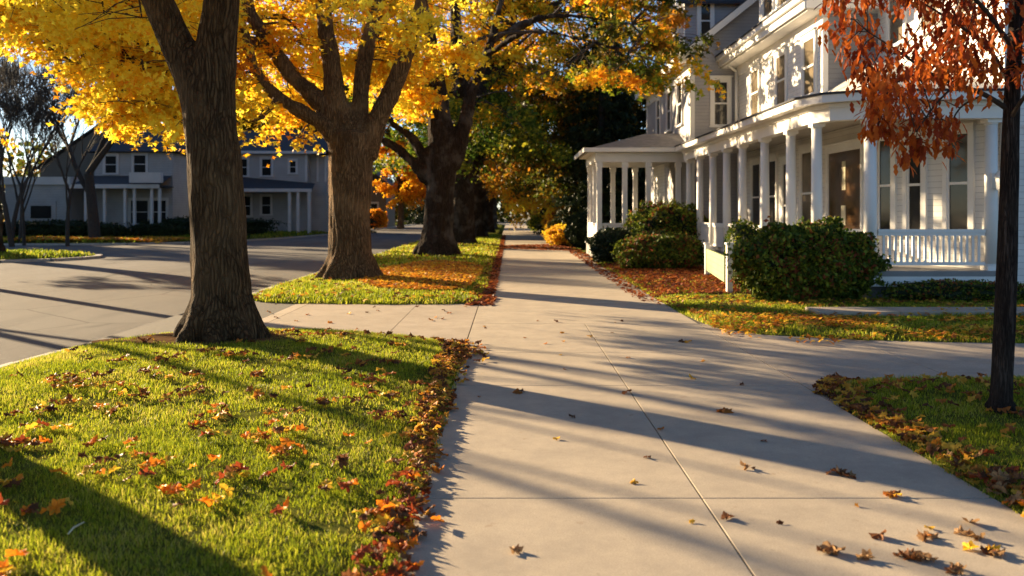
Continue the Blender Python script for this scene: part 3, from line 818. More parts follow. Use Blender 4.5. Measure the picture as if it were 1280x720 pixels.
m = MB(); m.box(PX0 - .3, C0 - .005, PY0 - .35, PY1 + .3, 3.625, 3.70); part(m, "porch_ceiling", M['ceiling'], H)
m = MB(); a, b, c, d = (PX0 - .42, PY0 - .45, 3.71), (C0 - .005, PY0 - .45, 3.71), (C0 - .005, PY1 + .4, 3.71), (PX0 - .42, PY1 + .4, 3.71)
e, f = (PX0 + 1.9, PY0 + 1.75, 4.42), (C0 - .005, PY0 + 1.75, 4.42)
m.poly((a, b, f, e)); m.poly((a, e, d)); m.poly((d, e, f, c)); part(m, "porch_roof", M['roof_grey'], H)
m = MB(); m.box(PX0 - .45, C0 - .005, PY0 - .49, PY0 - .455, 3.62, 3.76); m.box(PX0 - .49, PX0 - .452, PY0 - .49, PY1 + .42, 3.62, 3.76); part(m, "porch_cornice", M['white'], H)
m = MB(); m.box(5.45, 5.55, 31.0, 33.3, .5, 3.3); part(m, "side_wall", M['siding'], H)
railing(H, (PX0 + 1.1, PY0 + .03, 0), (PX1 - .25, PY0 + .03, 0), .5, .75)

# low fence between the hedges, a green sunlit glow put into its board colour
F_ = empty("low_fence", (4.75, 19.5, 0), "low board fence with a painted green glow and white posts between the two hedges", "fence")
m = MB(); m.obox((4.29, 17.6, .2), (.43, 3.5, 0), (.05, -.008, 0), (0, 0, .52)); part(m, "board_panel", M['glow_board'], F_)
for x, y, h in ((4.17, 16.7, .98), (4.76, 21.2, .82)):
    m = MB(); m.box(x - .055, x + .055, y - .055, y + .055, -.05, h); m.box(x - .075, x + .075, y - .075, y + .075, h, h + .04); part(m, "post", M['white'], F_, .008)

# ------------------------------------------------------------------ houses across the street
def far_window(parent, x, y, z, wd, h):
    return window(parent, (x, y, z), (1, 0, 0), (0, -1, 0), wd, h, 'glass_far', trim=.13, head=False, tm='trim_far')
A = empty("gabled_house", (-27, 60, 0), "dim two-storey house with a low flat-roofed annex, across the street at far left", "house")
m = MB(); m.box(-27.6, -22.4, 58.5, 68, 0, 5.7); part(m, "wall", M['siding_far'], A)
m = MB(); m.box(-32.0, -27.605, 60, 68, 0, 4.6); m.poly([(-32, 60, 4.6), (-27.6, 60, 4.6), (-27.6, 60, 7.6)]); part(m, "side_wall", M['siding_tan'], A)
m = MB(); m.box(-32.4, -28.3, 56.5, 59.9, 0, 3.35); an = part(m, "annex", M['siding_far'], A)
m = MB(); m.box(-32.6, -28.1, 56.3, 59.9, 3.355, 3.85); part(m, "fascia", M['trim_far'], an)
m = MB(); m.box(-31.0, -29.1, 56.44, 56.49, .6, 2.3); part(m, "garage_door", M['siding_far'], an)
m = MB(); m.box(-30.7, -29.4, 56.40, 56.435, 1.2, 2.0); part(m, "pane", M['glass_far'], an)
m = MB(); m.poly([(-28.1, 58.1, 5.6), (-22.0, 58.1, 5.6), (-23.5, 63, 7.9), (-27.0, 63, 7.9)]); m.poly([(-22, 58.1, 5.6), (-22, 68.3, 5.6), (-23.5, 63, 7.9)]); m.poly([(-28.1, 58.1, 5.6), (-27, 63, 7.9), (-28.1, 68.3, 5.6)]); m.poly([(-28.1, 58.1, 5.55), (-22, 58.1, 5.55), (-22, 68.3, 5.55), (-28.1, 68.3, 5.55)])
m.poly([(-28.1, 68.3, 5.6), (-27, 63, 7.9), (-23.5, 63, 7.9), (-22, 68.3, 5.6)])
m.poly([(-32.4, 59.7, 4.5), (-27.6, 59.7, 7.8), (-27.6, 68, 7.8), (-32.4, 68, 4.5)])
part(m, "roof", M['roof'], A)
m = MB(); m.poly([(-27.9, 55.8, 3.35), (-22.2, 55.8, 3.35), (-22.4, 58.49, 4.0), (-27.6, 58.49, 4.0)]); m.box(-27.8, -22.3, 55.95, 58.4, 3.2, 3.3); part(m, "porch_roof", M['roof'], A)
m = MB(); m.box(-27.9, -22.2, 55.75, 55.795, 3.1, 3.36); m.box(-24.0, -22.0, 55.5, 55.9, 3.45, 4.1); part(m, "porch_fascia", M['trim_far'], A)
for x in (-27.0, -25.8, -24.5, -23.9, -22.8, -22.3):
    m = MB(); m.box(x - .08, x + .08, 56.0, 56.16, 0, 3.1); part(m, "column", M['trim_far'], A)
far_window(A, -26.9, 58.5, 4.15, .8, 1.2); far_window(A, -25.0, 58.5, 4.15, .85, 1.25); far_window(A, -25.2, 58.5, .8, 1.2, 1.6); far_window(A, -23.7, 58.5, .8, .9, 1.6)
B = empty("pale_house", (-17.5, 66, 0), "pale two-storey house across the street, seen between the two big maples", "house")
m = MB(); m.box(-21.0, -15.2, 66, 74, 0, 6.2); m.box(-15.195, -13.9, 67.0, 73, 0, 5.9); part(m, "wall", M['siding_far'], B)
m = MB(); m.poly([(-21.5, 65.6, 6.15), (-13.6, 65.6, 6.15), (-14.5, 70, 8.1), (-21.5, 70, 8.1)]); m.poly([(-13.6, 65.6, 6.15), (-13.6, 74.4, 6.15), (-14.5, 70, 8.1)]); m.poly([(-21.5, 74.4, 6.15), (-21.5, 70, 8.1), (-14.5, 70, 8.1), (-13.6, 74.4, 6.15)]); m.poly([(-21.5, 65.6, 6.15), (-21.5, 70, 8.1), (-21.5, 74.4, 6.15)])
part(m, "roof", M['roof'], B)
m = MB(); m.box(-21.4, -13.7, 65.5, 65.59, 5.95, 6.15); part(m, "eave", M['trim_far'], B)
m = MB(); m.poly([(-21.4, 63.0, 3.3), (-14.3, 63.6, 3.1), (-14.6, 65.98, 3.75), (-21.0, 65.98, 4.3)]); part(m, "porch_roof", M['roof'], B)
m = MB(); m.obox((-21.4, 62.95, 3.05), (7.1, .6, 0), (0, .06, 0), (0, 0, .24)); part(m, "porch_fascia", M['trim_far'], B)
for x, y in ((-20.6, 63.2), (-15.9, 63.6), (-15.3, 63.65), (-14.5, 63.7)):
    m = MB(); m.box(x - .1, x + .1, y - .1, y + .1, 0, 3.08); part(m, "column", M['trim_far'], B)
for x in (-15.25, -14.6, -14.0):
    m = MB(); m.box(x - .08, x + .08, 66.94 if x > -15.2 else 65.93, 66.995 if x > -15.2 else 65.995, 3.9, 5.9); part(m, "corner_board", M['trim_far'], B)
far_window(B, -20.4, 66, 4.3, .75, 1.3); far_window(B, -18.6, 66, 4.3, .75, 1.3); far_window(B, -16.5, 66, 4.5, .5, .95); far_window(B, -18.6, 66, 1.4, .7, 1.4); far_window(B, -20.2, 66, 1.3, .8, 1.5)
C_ = empty("dark_cottage", (-13.2, 92, 0), "small dark house seen far down the street between the second and third trunks", "house")
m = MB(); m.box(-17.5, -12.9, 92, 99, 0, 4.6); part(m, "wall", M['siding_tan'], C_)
m = MB(); gable_roof_y(m, -17.5, -12.9, 92, 99, 4.6, .8); m.poly([(-17.5, 92, 4.6), (-12.9, 92, 4.6), (-15.2, 92, 6.44)]); part(m, "roof", M['roof'], C_)
for x in (-16.6, -14.6): far_window(C_, x, 92, 1.2, .8, 1.3)

# ------------------------------------------------------------------ street trees
def PX(pts, Y):
    """points (px, py[, depth offset]) -> positions near depth Y"""
    return [W(p[0], p[1], Y + (p[2] if len(p) > 2 else 0)) for p in pts]

LOW2 = [(-40, 60), (0, 62), (15, 90), (70, 104), (100, 104), (112, 165), (130, 200), (165, 198), (176, 150), (190, 182), (200, 196), (235, 198), (295, 168), (345, 168), (357, 200), (400, 196), (440, 178), (470, 150), (520, 140)]
Y1 = 10.67
t1 = [limb(PX([(279, 440), (277, 400), (274, 300), (268, 210), (262, 130), (270, 60), (277, 0), (284, -90, .3), (300, -190, .6)], Y1), [.40, .375, .335, .33, .30, .235, .22, .17, .10]),
      limb(PX([(264, 170), (250, 115), (224, 60), (195, 0), (168, -60, -.3), (120, -150, -.6)], Y1), [.27, .25, .20, .185, .14, .07]),
      limb(PX([(283, -80, .3), (340, -150, 1), (430, -200, 1.8)], Y1), [.12, .09, .04]),
      limb(PX([(180, -35, -.2), (110, -90, 1.2), (30, -150, 2.2)], Y1), [.10, .08, .04])]
c1 = region(28, -60, 560, -250, -75, 8.6, 14.5, .7, 1.1) + region(12, 20, 300, -60, 25, 12.5, 14.5, .6, .9)
make_tree("maple_tree", (-3.5, Y1, .06), "foremost maple, dark forked trunk standing on the left lawn", "maples along the street verge",
          roots((-3.49, Y1), .38, .04, 8, 1.75, 3) + t1, M['bark_a'], [(c1, M['leaf_gold'])], 250, .125, 3, vox=.026, tw=6, rough=.013, extra=4)

Y2 = 20.2
t2 = [limb(PX([(439, 360), (438, 320), (437, 270), (438, 215), (440, 165)], Y2), [.56, .51, .49, .51, .44]),
      limb(PX([(428, 190), (413, 142), (367, 97), (333, 50), (310, 8), (292, -50), (270, -140, -.5)], Y2), [.29, .23, .19, .17, .155, .13, .07]),
      limb(PX([(424, 182), (404, 156, -.2), (360, 130, -.4), (327, 100, -.5), (307, 50, -.6), (297, 10, -.8), (282, -60, -1)], Y2), [.20, .17, .15, .13, .12, .10, .05]),
      limb(PX([(436, 185), (420, 120), (411, 60), (404, 0), (396, -90)], Y2), [.31, .25, .21, .17, .08]),
      limb(PX([(446, 185), (450, 130, .2), (458, 60, .3), (470, 0, .3), (480, -90, .5)], Y2), [.28, .21, .17, .14, .08]),
      limb(PX([(455, 195), (472, 150), (495, 100), (515, 45), (527, 0), (540, -80)], Y2), [.29, .23, .20, .18, .14, .07]),
      limb(PX([(330, 60, 0), (240, 30, 1), (140, 20, 2), (60, 10, 3)], Y2), [.13, .10, .06, .03]),
      limb(PX([(300, 20, -.8), (220, 60, -2), (150, 110, -2.6)], Y2), [.10, .07, .03]),
      limb(PX([(350, 118, -.4), (320, 150, -1.5), (230, 155, -2.2)], Y2), [.08, .055, .03])]
c2a = region(104, -30, 285, -40, 200, 14.5, 21.5, .65, 1.05, LOW2, (-3.6, Y2), 8.2)
c2b = region(64, 285, 520, -40, 200, 20.9, 25.5, .65, 1.0, LOW2, (-3.6, Y2), 7)
c2o = region(16, -20, 330, -40, 85, 16, 23.5, .7, 1.05, LOW2, (-3.6, Y2), 8.2)
c2f = [(p.x, p.y, p.z, .42) for p in (W(a, b, c) for a, b, c in ((128, 130, 16.0), (136, 158, 16.4), (152, 145, 15.6), (150, 130, 17.0), (212, 150, 15.2), (226, 162, 16.2), (205, 145, 17), (190, 130, 15.5), (60, 62, 17), (90, 66, 16), (30, 48, 18), (146, 160, 17.5), (308, 132, 18.5), (330, 138, 18.5), (372, 172, 19.6), (392, 166, 20.9), (230, 155, 14.6), (180, 125, 16.6), (110, 60, 15), (75, 45, 15.4)))]
c2t = dome(26, (-3.6, Y2), 6.4, 5.4, 8.0, .8, 1.1)
make_tree("maple_tree", (-3.6, Y2, .05), "second maple from the front, broad warm-brown trunk splitting into many limbs, golden crown", "maples along the street verge",
          roots((-3.65, Y2), .49, .02, 8, 1.7, 5) + t2, M['bark_b'], [(c2a + c2b + c2f, M['leaf_gold']), (c2o, M['leaf_orange']), (c2t, M['leaf_gold'])], 230, .14, 9, vox=.04, tw=5, rough=.02, extra=9)

Y3 = 31
t3 = [limb(PX([(546, 325), (547, 290), (550, 240), (552, 180), (548, 140), (545, 100), (540, 60)], Y3), [.62, .54, .51, .50, .40, .32, .25]),
      limb(PX([(565, 210), (582, 150), (590, 110), (603, 85), (622, 20), (640, -50), (650, -110)], Y3), [.34, .26, .21, .17, .12, .07, .03]),
      limb(PX([(535, 225), (505, 192), (480, 176), (462, 165)], Y3), [.24, .17, .13, .08]),
      limb(PX([(535, 200), (512, 170), (492, 155), (470, 120)], Y3), [.22, .15, .11, .06]),
      limb(PX([(545, 110), (535, 40), (520, -30)], Y3), [.35, .25, .12]),
      limb(PX([(606, 70), (660, 40, -2), (730, 50, -4), (800, 70, -5.5)], Y3), [.12, .09, .06, .03]),
      limb(PX([(610, 50), (690, 20, -1), (790, 30, -3)], Y3), [.15, .10, .04])]
LOW3 = [(465, 165), (500, 150), (530, 168), (560, 120), (580, 110), (610, 110), (640, 125), (690, 155), (715, 145), (750, 130), (800, 122), (850, 138), (880, 75), (900, 40)]
c3a = region(115, 465, 660, -40, 165, 25, 34, .8, 1.2, LOW3)
c3b = region(50, 570, 770, -50, 100, 24, 33, .8, 1.2, LOW3)
c3c = region(50, 670, 868, -30, 122, 26, 29.2, .6, .9, LOW3)
c3d = region(72, 465, 690, -40, 105, 43, 50, 1.0, 1.5)
c3e = region(40, 600, 790, -40, 90, 43, 50, 1.0, 1.5)
c3t = dome(14, (-2.9, Y3), 6.5, 6.0, 8.5, .9, 1.3)
make_tree("maple_tree", (-2.7, Y3, .05), "third maple from the front, very thick dark trunk with a pale lit edge", "maples along the street verge",
          roots((-2.55, Y3), .55, .02, 8, 1.4, 8) + t3, M['bark_c'], [(c3a, M['leaf_gold']), (c3b[::2], M['leaf_orange']), (c3b[1::2], M['leaf_mixed']), (c3c[::2], M['leaf_mixed']), (c3c[1::2], M['leaf_olive']), (c3t, M['leaf_gold'])], 200, .19, 21, vox=.06, tw=4, rough=.035, extra=7)

def plain_maple(loc, r, h, label, group, crown, seed, per=150, ls=.22, bm='bark_c', name="maple_tree", templ='dia'):
    x, y = loc; rd = random.Random(seed)
    tr = [limb([(x, y, -.1), (x + .05, y, h * .35), (x - .05, y, h * .6), (x + rd.uniform(-.4, .4), y, h)], [r * 1.25, r, r * .9, r * .35], 4)]
    for k in range(6):
        a = rd.uniform(0, 6.28); L = h * .55; z0 = h * rd.uniform(.42, .7)
        tr.append(limb([(x, y, z0), (x + math.cos(a) * L * .35, y + math.sin(a) * L * .35, z0 + L * .4), (x + math.cos(a) * L * .8, y + math.sin(a) * L * .8, z0 + L * .75)], [r * .5, r * .35, r * .1], 3))
    return make_tree(name, (x, y, .04), label, group, tr + roots((x, y), r, .02, 6, 1.4, seed), M[bm], crown, per, ls, seed, templ, vox=.08, tw=3, rough=.03, extra=7)
GM = "maples along the street verge"
plain_maple((-2.3, 42), .52, 12, "fourth maple from the front, dark trunk just right of the thick third one", GM,
            [(region(44, 490, 700, 100, 205, 35, 46, .9, 1.3), M['leaf_green']), (c3d, M['leaf_gold']), (c3e, M['leaf_mixed']), (dome(26, (-2.3, 42), 5.5, 5.5, 10, 1, 1.4), M['leaf_mixed'])], 31)
plain_maple((-2.0, 53), .50, 9, "fifth maple from the front, slim dark trunk at the edge of the verge", GM,
            [(region(40, 560, 740, 90, 222, 46, 58, 1, 1.5), M['leaf_olive']), (region(16, 540, 640, 100, 180, 46, 54, 1, 1.4), M['leaf_green']), (dome(16, (-2, 53), 5.5, 6.5, 10, 1, 1.5), M['leaf_olive'])], 32)
plain_maple((-1.75, 66), .45, 9, "sixth maple from the front, orange and olive crown hanging low over the far sidewalk", GM,
            [(region(30, 600, 680, 190, 240, 60, 72, 1, 1.5), M['leaf_orange']), (dome(14, (-1.7, 66), 5, 6, 10, 1.2, 1.6), M['leaf_mixed'])], 33)
plain_maple((-1.7, 82), .45, 9, "farthest maple on the verge, yellow crown above the end of the sidewalk", GM,
            [(dome(34, (-1.2, 82), 5.5, 3.6, 10, 1.3, 1.8), M['leaf_yellowbush'])], 34, 130, .3)
GR = "trees behind the screened porch"
plain_maple((3.5, 50), .42, 9, "dark-trunked maple right of the sidewalk beyond the screened porch, olive crown", GR,
            [(region(46, 640, 810, 60, 235, 43, 56, 1, 1.5), M['leaf_olive']), (dome(14, (4, 50), 5, 6.5, 11, 1.2, 1.6), M['leaf_olive'])], 35)
plain_maple((3.6, 68), .35, 8, "small far tree with yellow leaves right of the sidewalk's far end", GR,
            [(region(34, 640, 725, 205, 258, 58, 76, .9, 1.4), M['leaf_yellowbush'])], 36)
plain_maple((6.0, 95), .4, 10, "farthest green tree closing the view right of the sidewalk", GR, [(dome(45, (6, 95), 6, 2.5, 12, 1.4, 2), M['leaf_green'])], 37, 130, .34)

def spruce(loc, h, r, label, seed, z0=.6, group=None):
    x, y = loc; rd = np.random.default_rng(seed); b = []
    root = empty("evergreen_tree", (x, y, 0), label, "tree", group)
    m = MB(); m.tube([(x, y, -.1), (x, y, h * .5), (x, y, h)], [.28, .17, .02], 8); part(m, "trunk", M['bare'], root)
    P = []
    lev = int(h / .5)
    for k in range(lev):
        z = z0 + (h - z0) * k / lev; rr = r * (1 - (k / lev)) ** .8 + .15
        for q in range(max(5, int(9 * rr / r + 3))):
            a = rd.uniform(0, 6.28); n = int(40 * rr); t = rd.uniform(0.1, 1, n) ** .7
            L = rr * rd.uniform(.75, 1.15)
            p = np.stack([np.cos(a) * t * L, np.sin(a) * t * L, -.28 * t * L + rd.normal(0, .03, n)], 1); p += rd.normal(0, .13, (n, 3)) * (1, 1, .5)
            P.append(p + (x, y, z))
    P = np.concatenate(P); S = rd.uniform(.22, .42, len(P))
    me = cloud_mesh("crown", P, np.stack([S * .6, S, S], 1), rand_rot(len(P), .8), DIA_V, DIA_F); me.materials.append(M['leaf_dark'])
    o = bpy.data.objects.new("crown", me); COL.objects.link(o); o.parent = root; o.location = -Vector(root.location)
GE = "dark evergreens behind the screened porch"
spruce((4.6, 44), 13, 3.0, "tall dark evergreen right behind the screened porch roof", 1, .3, GE)
spruce((8.4, 46), 16, 3.6, "tall dark evergreen partly hidden by the grey rear wing", 2, .3, GE)
spruce((6.4, 56), 17, 3.8, "second-row dark evergreen between the two tall ones behind the screened porch", 3, .3, GE)
spruce((4.4, 63), 11, 2.4, "slim dark evergreen farthest back beside the sidewalk", 4, .3, GE)
spruce((-17.6, 53), 7.6, 1.5, "dark upright evergreen between the two far houses, just left of the front trunk", 5, .2)
spruce((-10.6, 120), 13, 4, "broad dark evergreen at the far end of the street", 6, .3)
spruce((-12.4, 72), 5.2, 1.3, "dark evergreen at the right end of the pale far house", 7, .2)

for k, (x, y, h, r) in enumerate([(-38, 54.5, 12.5, 4.6), (-45, 62, 14, 4.8), (-53, 72, 15.5, 5), (-46, 72, 14, 4)]):  # unseen evergreens added to put the far road in shade
    spruce((x, y), h, r, ('nearest', 'second', 'farthest', 'third')[k] + ' of the unseen evergreens added across the street to shade the road', 11 + k, .3, 'unseen evergreens added for shade')

# trees across the street
GF = "autumn trees across the street"
plain_maple((-10.9, 88), .28, 7, "orange tree glowing far down the street between the second and third trunks", GF,
            [(dome(40, (-10.3, 88), 3.2, 2.6, 9.0, .9, 1.3), M['leaf_orange'])], 41, 150, .28, 'bark_b')
plain_maple((-24, 78), .4, 11, "tall tree added behind the gabled house to shade the road", GF, [(dome(60, (-24, 78), 6, 7, 14, 1.3, 1.9), M['leaf_olive'])], 42, 120, .34)  # both tall trees are added behind the houses to shade the far road
plain_maple((-16, 84), .4, 12, "tall tree added behind the pale far house to shade the road", GF, [(dome(60, (-16, 84), 6, 7, 15, 1.4, 2), M['leaf_olive'])], 44, 120, .36)

def bare_tree(loc, h, r, label, seed, spread=.5, lean=0, depth=5, fork=.35):
    x, y = loc; rd = random.Random(seed); root = empty("bare_tree", (x, y, 0), label, "tree", "bare trees across the street")
    m = MB(); b = MB()
    def grow(p, d, L, r, lv):
        q = [p]; rr = [r]
        for k in range(3):
            d = (d + Vector((rd.uniform(-.13, .13), rd.uniform(-.13, .13), .05))).normalized(); p = p + d * L / 3
            q.append(p); rr.append(r * (1 - .28 * (k + 1) / 3))
        (m if lv == 0 else b).tube(q, rr, 8 if lv < 2 else (5 if lv < 3 else 3), cap=False)
        if lv >= depth: return
        for k in range(3 if lv < depth - 1 else 4):
            a = rd.uniform(0, 6.28); s = rd.uniform(.55, 1.0) * spread
            e = (d + Vector((math.cos(a) * s, math.sin(a) * s, rd.uniform(-.05, .3)))).normalized()
            st = q[-1] if k < 2 else q[2]
            grow(st, e, L * rd.uniform(.62, .85), max(.012, r * .72 * (.8 if k else .95) * .85), lv + 1)
    grow(Vector((x, y, -.1)), Vector((lean, 0, 1)).normalized(), h * fork, r, 0)
    part(m, "trunk", M['bare'], root); part(b, "branches", M['bare'], root)
bare_tree((-22.6, 48), 8.5, .34, "thick-trunked bare tree forking in front of the gabled house across the street", 3, .75, -.02, 5, .45)
bare_tree((-26.6, 47), 11, .13, "slim bare tree at far left, its trunk at the annex's left corner", 5, .5, .03, 6, .3)
bare_tree((-25.6, 46), 10, .11, "thin bare tree just right of the slim one at far left", 6, .5, -.04, 6, .3)
bare_tree((-24.6, 44.6), 8.0, .09, "slender bare tree left of the thick-trunked one, leaning slightly", 7, .6, .06, 6, .3)
bare_tree((-24.2, 42.8), 10, .14, "bare tree with a dense fan of twigs at the left edge behind the corner lawn", 31, .55, .0, 6, .3)
bare_tree((-21.9, 43.6), 8.5, .11, "bare tree on the street side of the thick-trunked one, thin and upright", 33, .55, -.05, 6, .3)
bare_tree((-29.5, 49), 11, .16, "bare tree at the very left edge of the view", 8, .5, .0, 6, .3)
CL = smooth_poly([(-40, 10), (-14, 10), (-12.9, 12), (-12.6, 18), (-13.0, 22.6), (-15, 23.6), (-40, 23.6)], 1)  # unseen lawn added to carry the two shadow-throwing trees
lawn("added_tree_lawn", CL, -.06, .10, M['turf'], 2)
bare_tree((-13.9, 21.6), 8.5, .17, "nearest unseen bare tree, added left of the view to throw thin shadows over the sidewalk", 21, .55, .02, 5, .42)  # unseen trees added to streak the sidewalk with branch shadows
bare_tree((-15.6, 19.2), 8.0, .15, "second unseen bare tree, added left of the view for shadows on the sidewalk", 23, .6, .0, 5, .42)
# tree at the left edge on the corner lawn
plain_maple((-19.15, 32.2), .45, 5.2, "tree whose dark flared base shows at the left edge on the corner lawn", "trees across the street nearby",
            [(dome(8, (-21.6, 33), 1.8, 4.2, 5.4, .6, .9), M['leaf_gold'])], 51, 150, .2, 'bark_c')
# tree left of the view whose shadow lies across the lawn
bt = [limb([(-4.95, 6.85, -.1), (-4.95, 6.85, 2), (-4.9, 6.85, 3.6), (-4.7, 6.85, 5), (-4.5, 6.85, 6)], [.25, .22, .20, .15, .07]), limb([(-4.9, 6.85, 3.2), (-5.7, 7.1, 4.3), (-6.6, 7.0, 5.2)], [.16, .11, .05])]
make_tree("maple_tree", (-4.95, 6.85, .04), "maple at the kerb left of the view, its shadow crossing the near lawn", GM, roots((-4.95, 6.85), .22, .02, 6, 1.5, 2) + bt, M['bark_a'],
          [(dome(16, (-5.2, 6.85), 2.6, 4.9, 7.0, .6, .9), M['leaf_gold'])], 150, .15, 61, vox=.05, extra=2)

# slim red tree by the near right lawn
YR = 6.9
RT = empty("young_oak_tree", (3.86, YR, .04), "slim dark-trunked tree with hanging rust-red leaves at the right edge", "tree")
tr = [limb(PX([(1250, 528), (1252, 480), (1257, 380), (1261, 250), (1264, 150), (1268, 60), (1272, -40), (1276, -150), (1280, -260)], YR), [.095, .082, .076, .070, .064, .056, .048, .036, .02], 4)]
big_trunk("trunk", tr + roots((3.85, YR), .08, .05, 5, 1.5, 4), M['bark_d'], RT, .012, .004, 4)
RB = MB()
red_l = [PX([(1262, 138), (1230, 118, -.05), (1195, 105, -.1), (1160, 90, -.1), (1120, 62, 0), (1085, 40, .1)], YR), PX([(1264, 110), (1235, 60, .2), (1180, 20, .3), (1130, -10, .4)], YR),
         PX([(1266, 60), (1220, 0, -.2), (1150, -50, -.4), (1090, -60, -.4)], YR), PX([(1266, 40), (1300, 0, .2), (1350, -40, .4)], YR), PX([(1262, 150), (1290, 110, -.3), (1340, 80, -.6)], YR),
         PX([(1195, 105, -.1), (1170, 130, -.2), (1145, 165, -.25)], YR), PX([(1160, 90, -.1), (1125, 100, 0), (1100, 130, .1), (1098, 160, .1)], YR), PX([(1230, 118, -.05), (1200, 135, .1), (1182, 170, .1)], YR)]
for k, q in enumerate(red_l):
    q = curve(q, 4); RB.tube(q, list(np.linspace(.022 if k < 5 else .010, .005, len(q))), 6, cap=False)
LOWR = [(1020, 20), (1040, 50), (1062, 75), (1082, 130), (1090, 180), (1118, 190), (1126, 170), (1140, 180), (1160, 168), (1175, 205), (1192, 200), (1205, 150), (1240, 150), (1270, 130), (1330, 120)]
rb = []
while len(rb) < 150:
    Y = rng.uniform(6.1, 7.9); px = rng.uniform(1035, 1330); py = rng.uniform(-150, 190)
    lim = np.interp(px, [a for a, b in LOWR], [b for a, b in LOWR]) - 26
    if py > lim: continue
    if 1110 < px < 1185 and 5 < py < 70 and rng.random() < .75: continue
    if 1040 < px < 1085 and py < 95 and rng.random() < .25: continue
    if 1205 < px < 1262 and py > 105: continue
    p = W(px, py, Y); rb.append((p.x, p.y, p.z, rng.uniform(.12, .24)))
for a in [(1096, 150), (1104, 168), (1098, 172), (1140, 185), (1152, 160), (1183, 170), (1186, 195), (1176, 186), (1120, 178), (1144, 196), (1088, 130), (1092, 176), (1112, 160), (1060, 70), (1050, 40), (1072, 90), (1134, 206), (1150, 190)]: 
    p = W(a[0], a[1] - 10, YR); rb.append((p.x, p.y, p.z, .09))
nod = np.array([tuple(p) for q in red_l for p in curve(q, 4)]); rd = random.Random(3)
for x, y, z, r in rb:
    s = Vector(nod[int(np.linalg.norm(nod - (x, y, z + .1), axis=1).argmin())]); c = Vector((x, y, z + .05))
    RB.tube([s, s.lerp(c, .5) + Vector((0, 0, .04)), c], [.006, .005, .003], 3, cap=False)
part(RB, "branches", M['twig'], RT)
Pn, Sn = [], []
for x, y, z, r in rb:
    n = int(16 + 520 * r * r); q = rng.normal(0, .5, (n, 3)) * (r, r, r * .9) + (x, y, z + .02); Pn.append(q); Sn.append(rng.uniform(.06, .12, n))
Pn = np.concatenate(Pn); Sn = np.concatenate(Sn); n = len(Pn)
# leaves hang: local -Y points mostly down
yaw = rng.uniform(0, 2 * np.pi, n); til = rng.normal(1.05, .45, n)
cz, sz, ct, st = np.cos(yaw), np.sin(yaw), np.cos(til), np.sin(til)
ey = np.stack([-sz * ct, cz * ct, st], 1); ex = np.stack([cz, sz, 0 * cz], 1); ez = np.cross(ex, ey); rot = np.stack([ex, ey, ez], 2)
me = cloud_mesh("crown", Pn, np.stack([Sn * 1.15, Sn, Sn], 1), rot, LONG_V, LONG_F); me.materials.append(M['leaf_red'])
o = bpy.data.objects.new("crown", me); COL.objects.link(o); o.parent = RT; o.location = -Vector(RT.location)

# ------------------------------------------------------------------ hedges and shrubs
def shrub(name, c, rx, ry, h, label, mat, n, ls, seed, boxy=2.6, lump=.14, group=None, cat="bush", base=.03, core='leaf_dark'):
    rd = np.random.default_rng(seed); root = empty(name, (c[0], c[1], base), label, cat, group)
    u = rd.normal(0, 1, (n, 3)); u /= np.linalg.norm(u, axis=1)[:, None]
    s = (np.abs(u) ** boxy).sum(1) ** (-1 / boxy); u = u * s[:, None]
    lum = np.array([noise.noise((p[0] * 2.3 + seed, p[1] * 2.3, p[2] * 2.3)) + .5 * noise.noise((p[0] * 6, p[1] * 6 + seed, p[2] * 6)) for p in u])
    t = (1 + lump * lum) * (1 - np.abs(rd.normal(0, .09, n))) + (rd.random(n) < .07) * rd.uniform(0, .16, n)
    P = u * t[:, None] * (rx, ry, h / 2) + (c[0], c[1], base + h / 2)
    P = P[P[:, 2] > base]
    me = cloud_mesh("foliage", P, ls * rd.uniform(.6, 1.3, len(P)), rand_rot(len(P), .8), DIA_V, DIA_F); me.materials.append(mat)
    o = bpy.data.objects.new("foliage", me); COL.objects.link(o); o.parent = root; o.location = -Vector(root.location)
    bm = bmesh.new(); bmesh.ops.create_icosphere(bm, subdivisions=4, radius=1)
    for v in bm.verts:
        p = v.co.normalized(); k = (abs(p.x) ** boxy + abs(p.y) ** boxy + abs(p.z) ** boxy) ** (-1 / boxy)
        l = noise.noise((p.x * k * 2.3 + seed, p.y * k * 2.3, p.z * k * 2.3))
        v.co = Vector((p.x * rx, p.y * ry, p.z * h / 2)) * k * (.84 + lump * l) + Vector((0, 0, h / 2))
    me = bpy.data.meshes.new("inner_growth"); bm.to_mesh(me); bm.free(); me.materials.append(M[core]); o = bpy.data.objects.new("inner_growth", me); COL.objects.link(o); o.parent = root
    m = MB()
    for k in range(7):
        a = rd.uniform(0, 6.28); m.tube([(c[0] + .1 * math.cos(a), c[1] + .1 * math.sin(a), base - .08), (c[0] + rx * .5 * math.cos(a), c[1] + ry * .5 * math.sin(a), base + h * .5), (c[0] + rx * .85 * math.cos(a), c[1] + ry * .8 * math.sin(a), base + h * .8)], [.025, .018, .006], 5)
    part(m, "stem", M['twig'], root)
GS = "clipped bushes in front of the porch"
shrub("hedge", (5.22, 15.45), 1.17, .60, 1.34, "large rounded bush with glossy leaves nearest the porch corner", M['leaf_hedge'], 26000, .085, 1, 2.3, .30, group=GS)
shrub("hedge", (5.0, 18.7), .42, .5, 1.38, "small pale-leaved bush rising behind the left end of the large bush", M['leaf_green'], 3500, .06, 12, group=GS)
shrub("hedge", (4.05, 23.9), 1.15, .85, .98, "low clipped oval bush left of the low board fence", M['leaf_hedge'], 13000, .095, 2, 2.3, .28, group=GS)
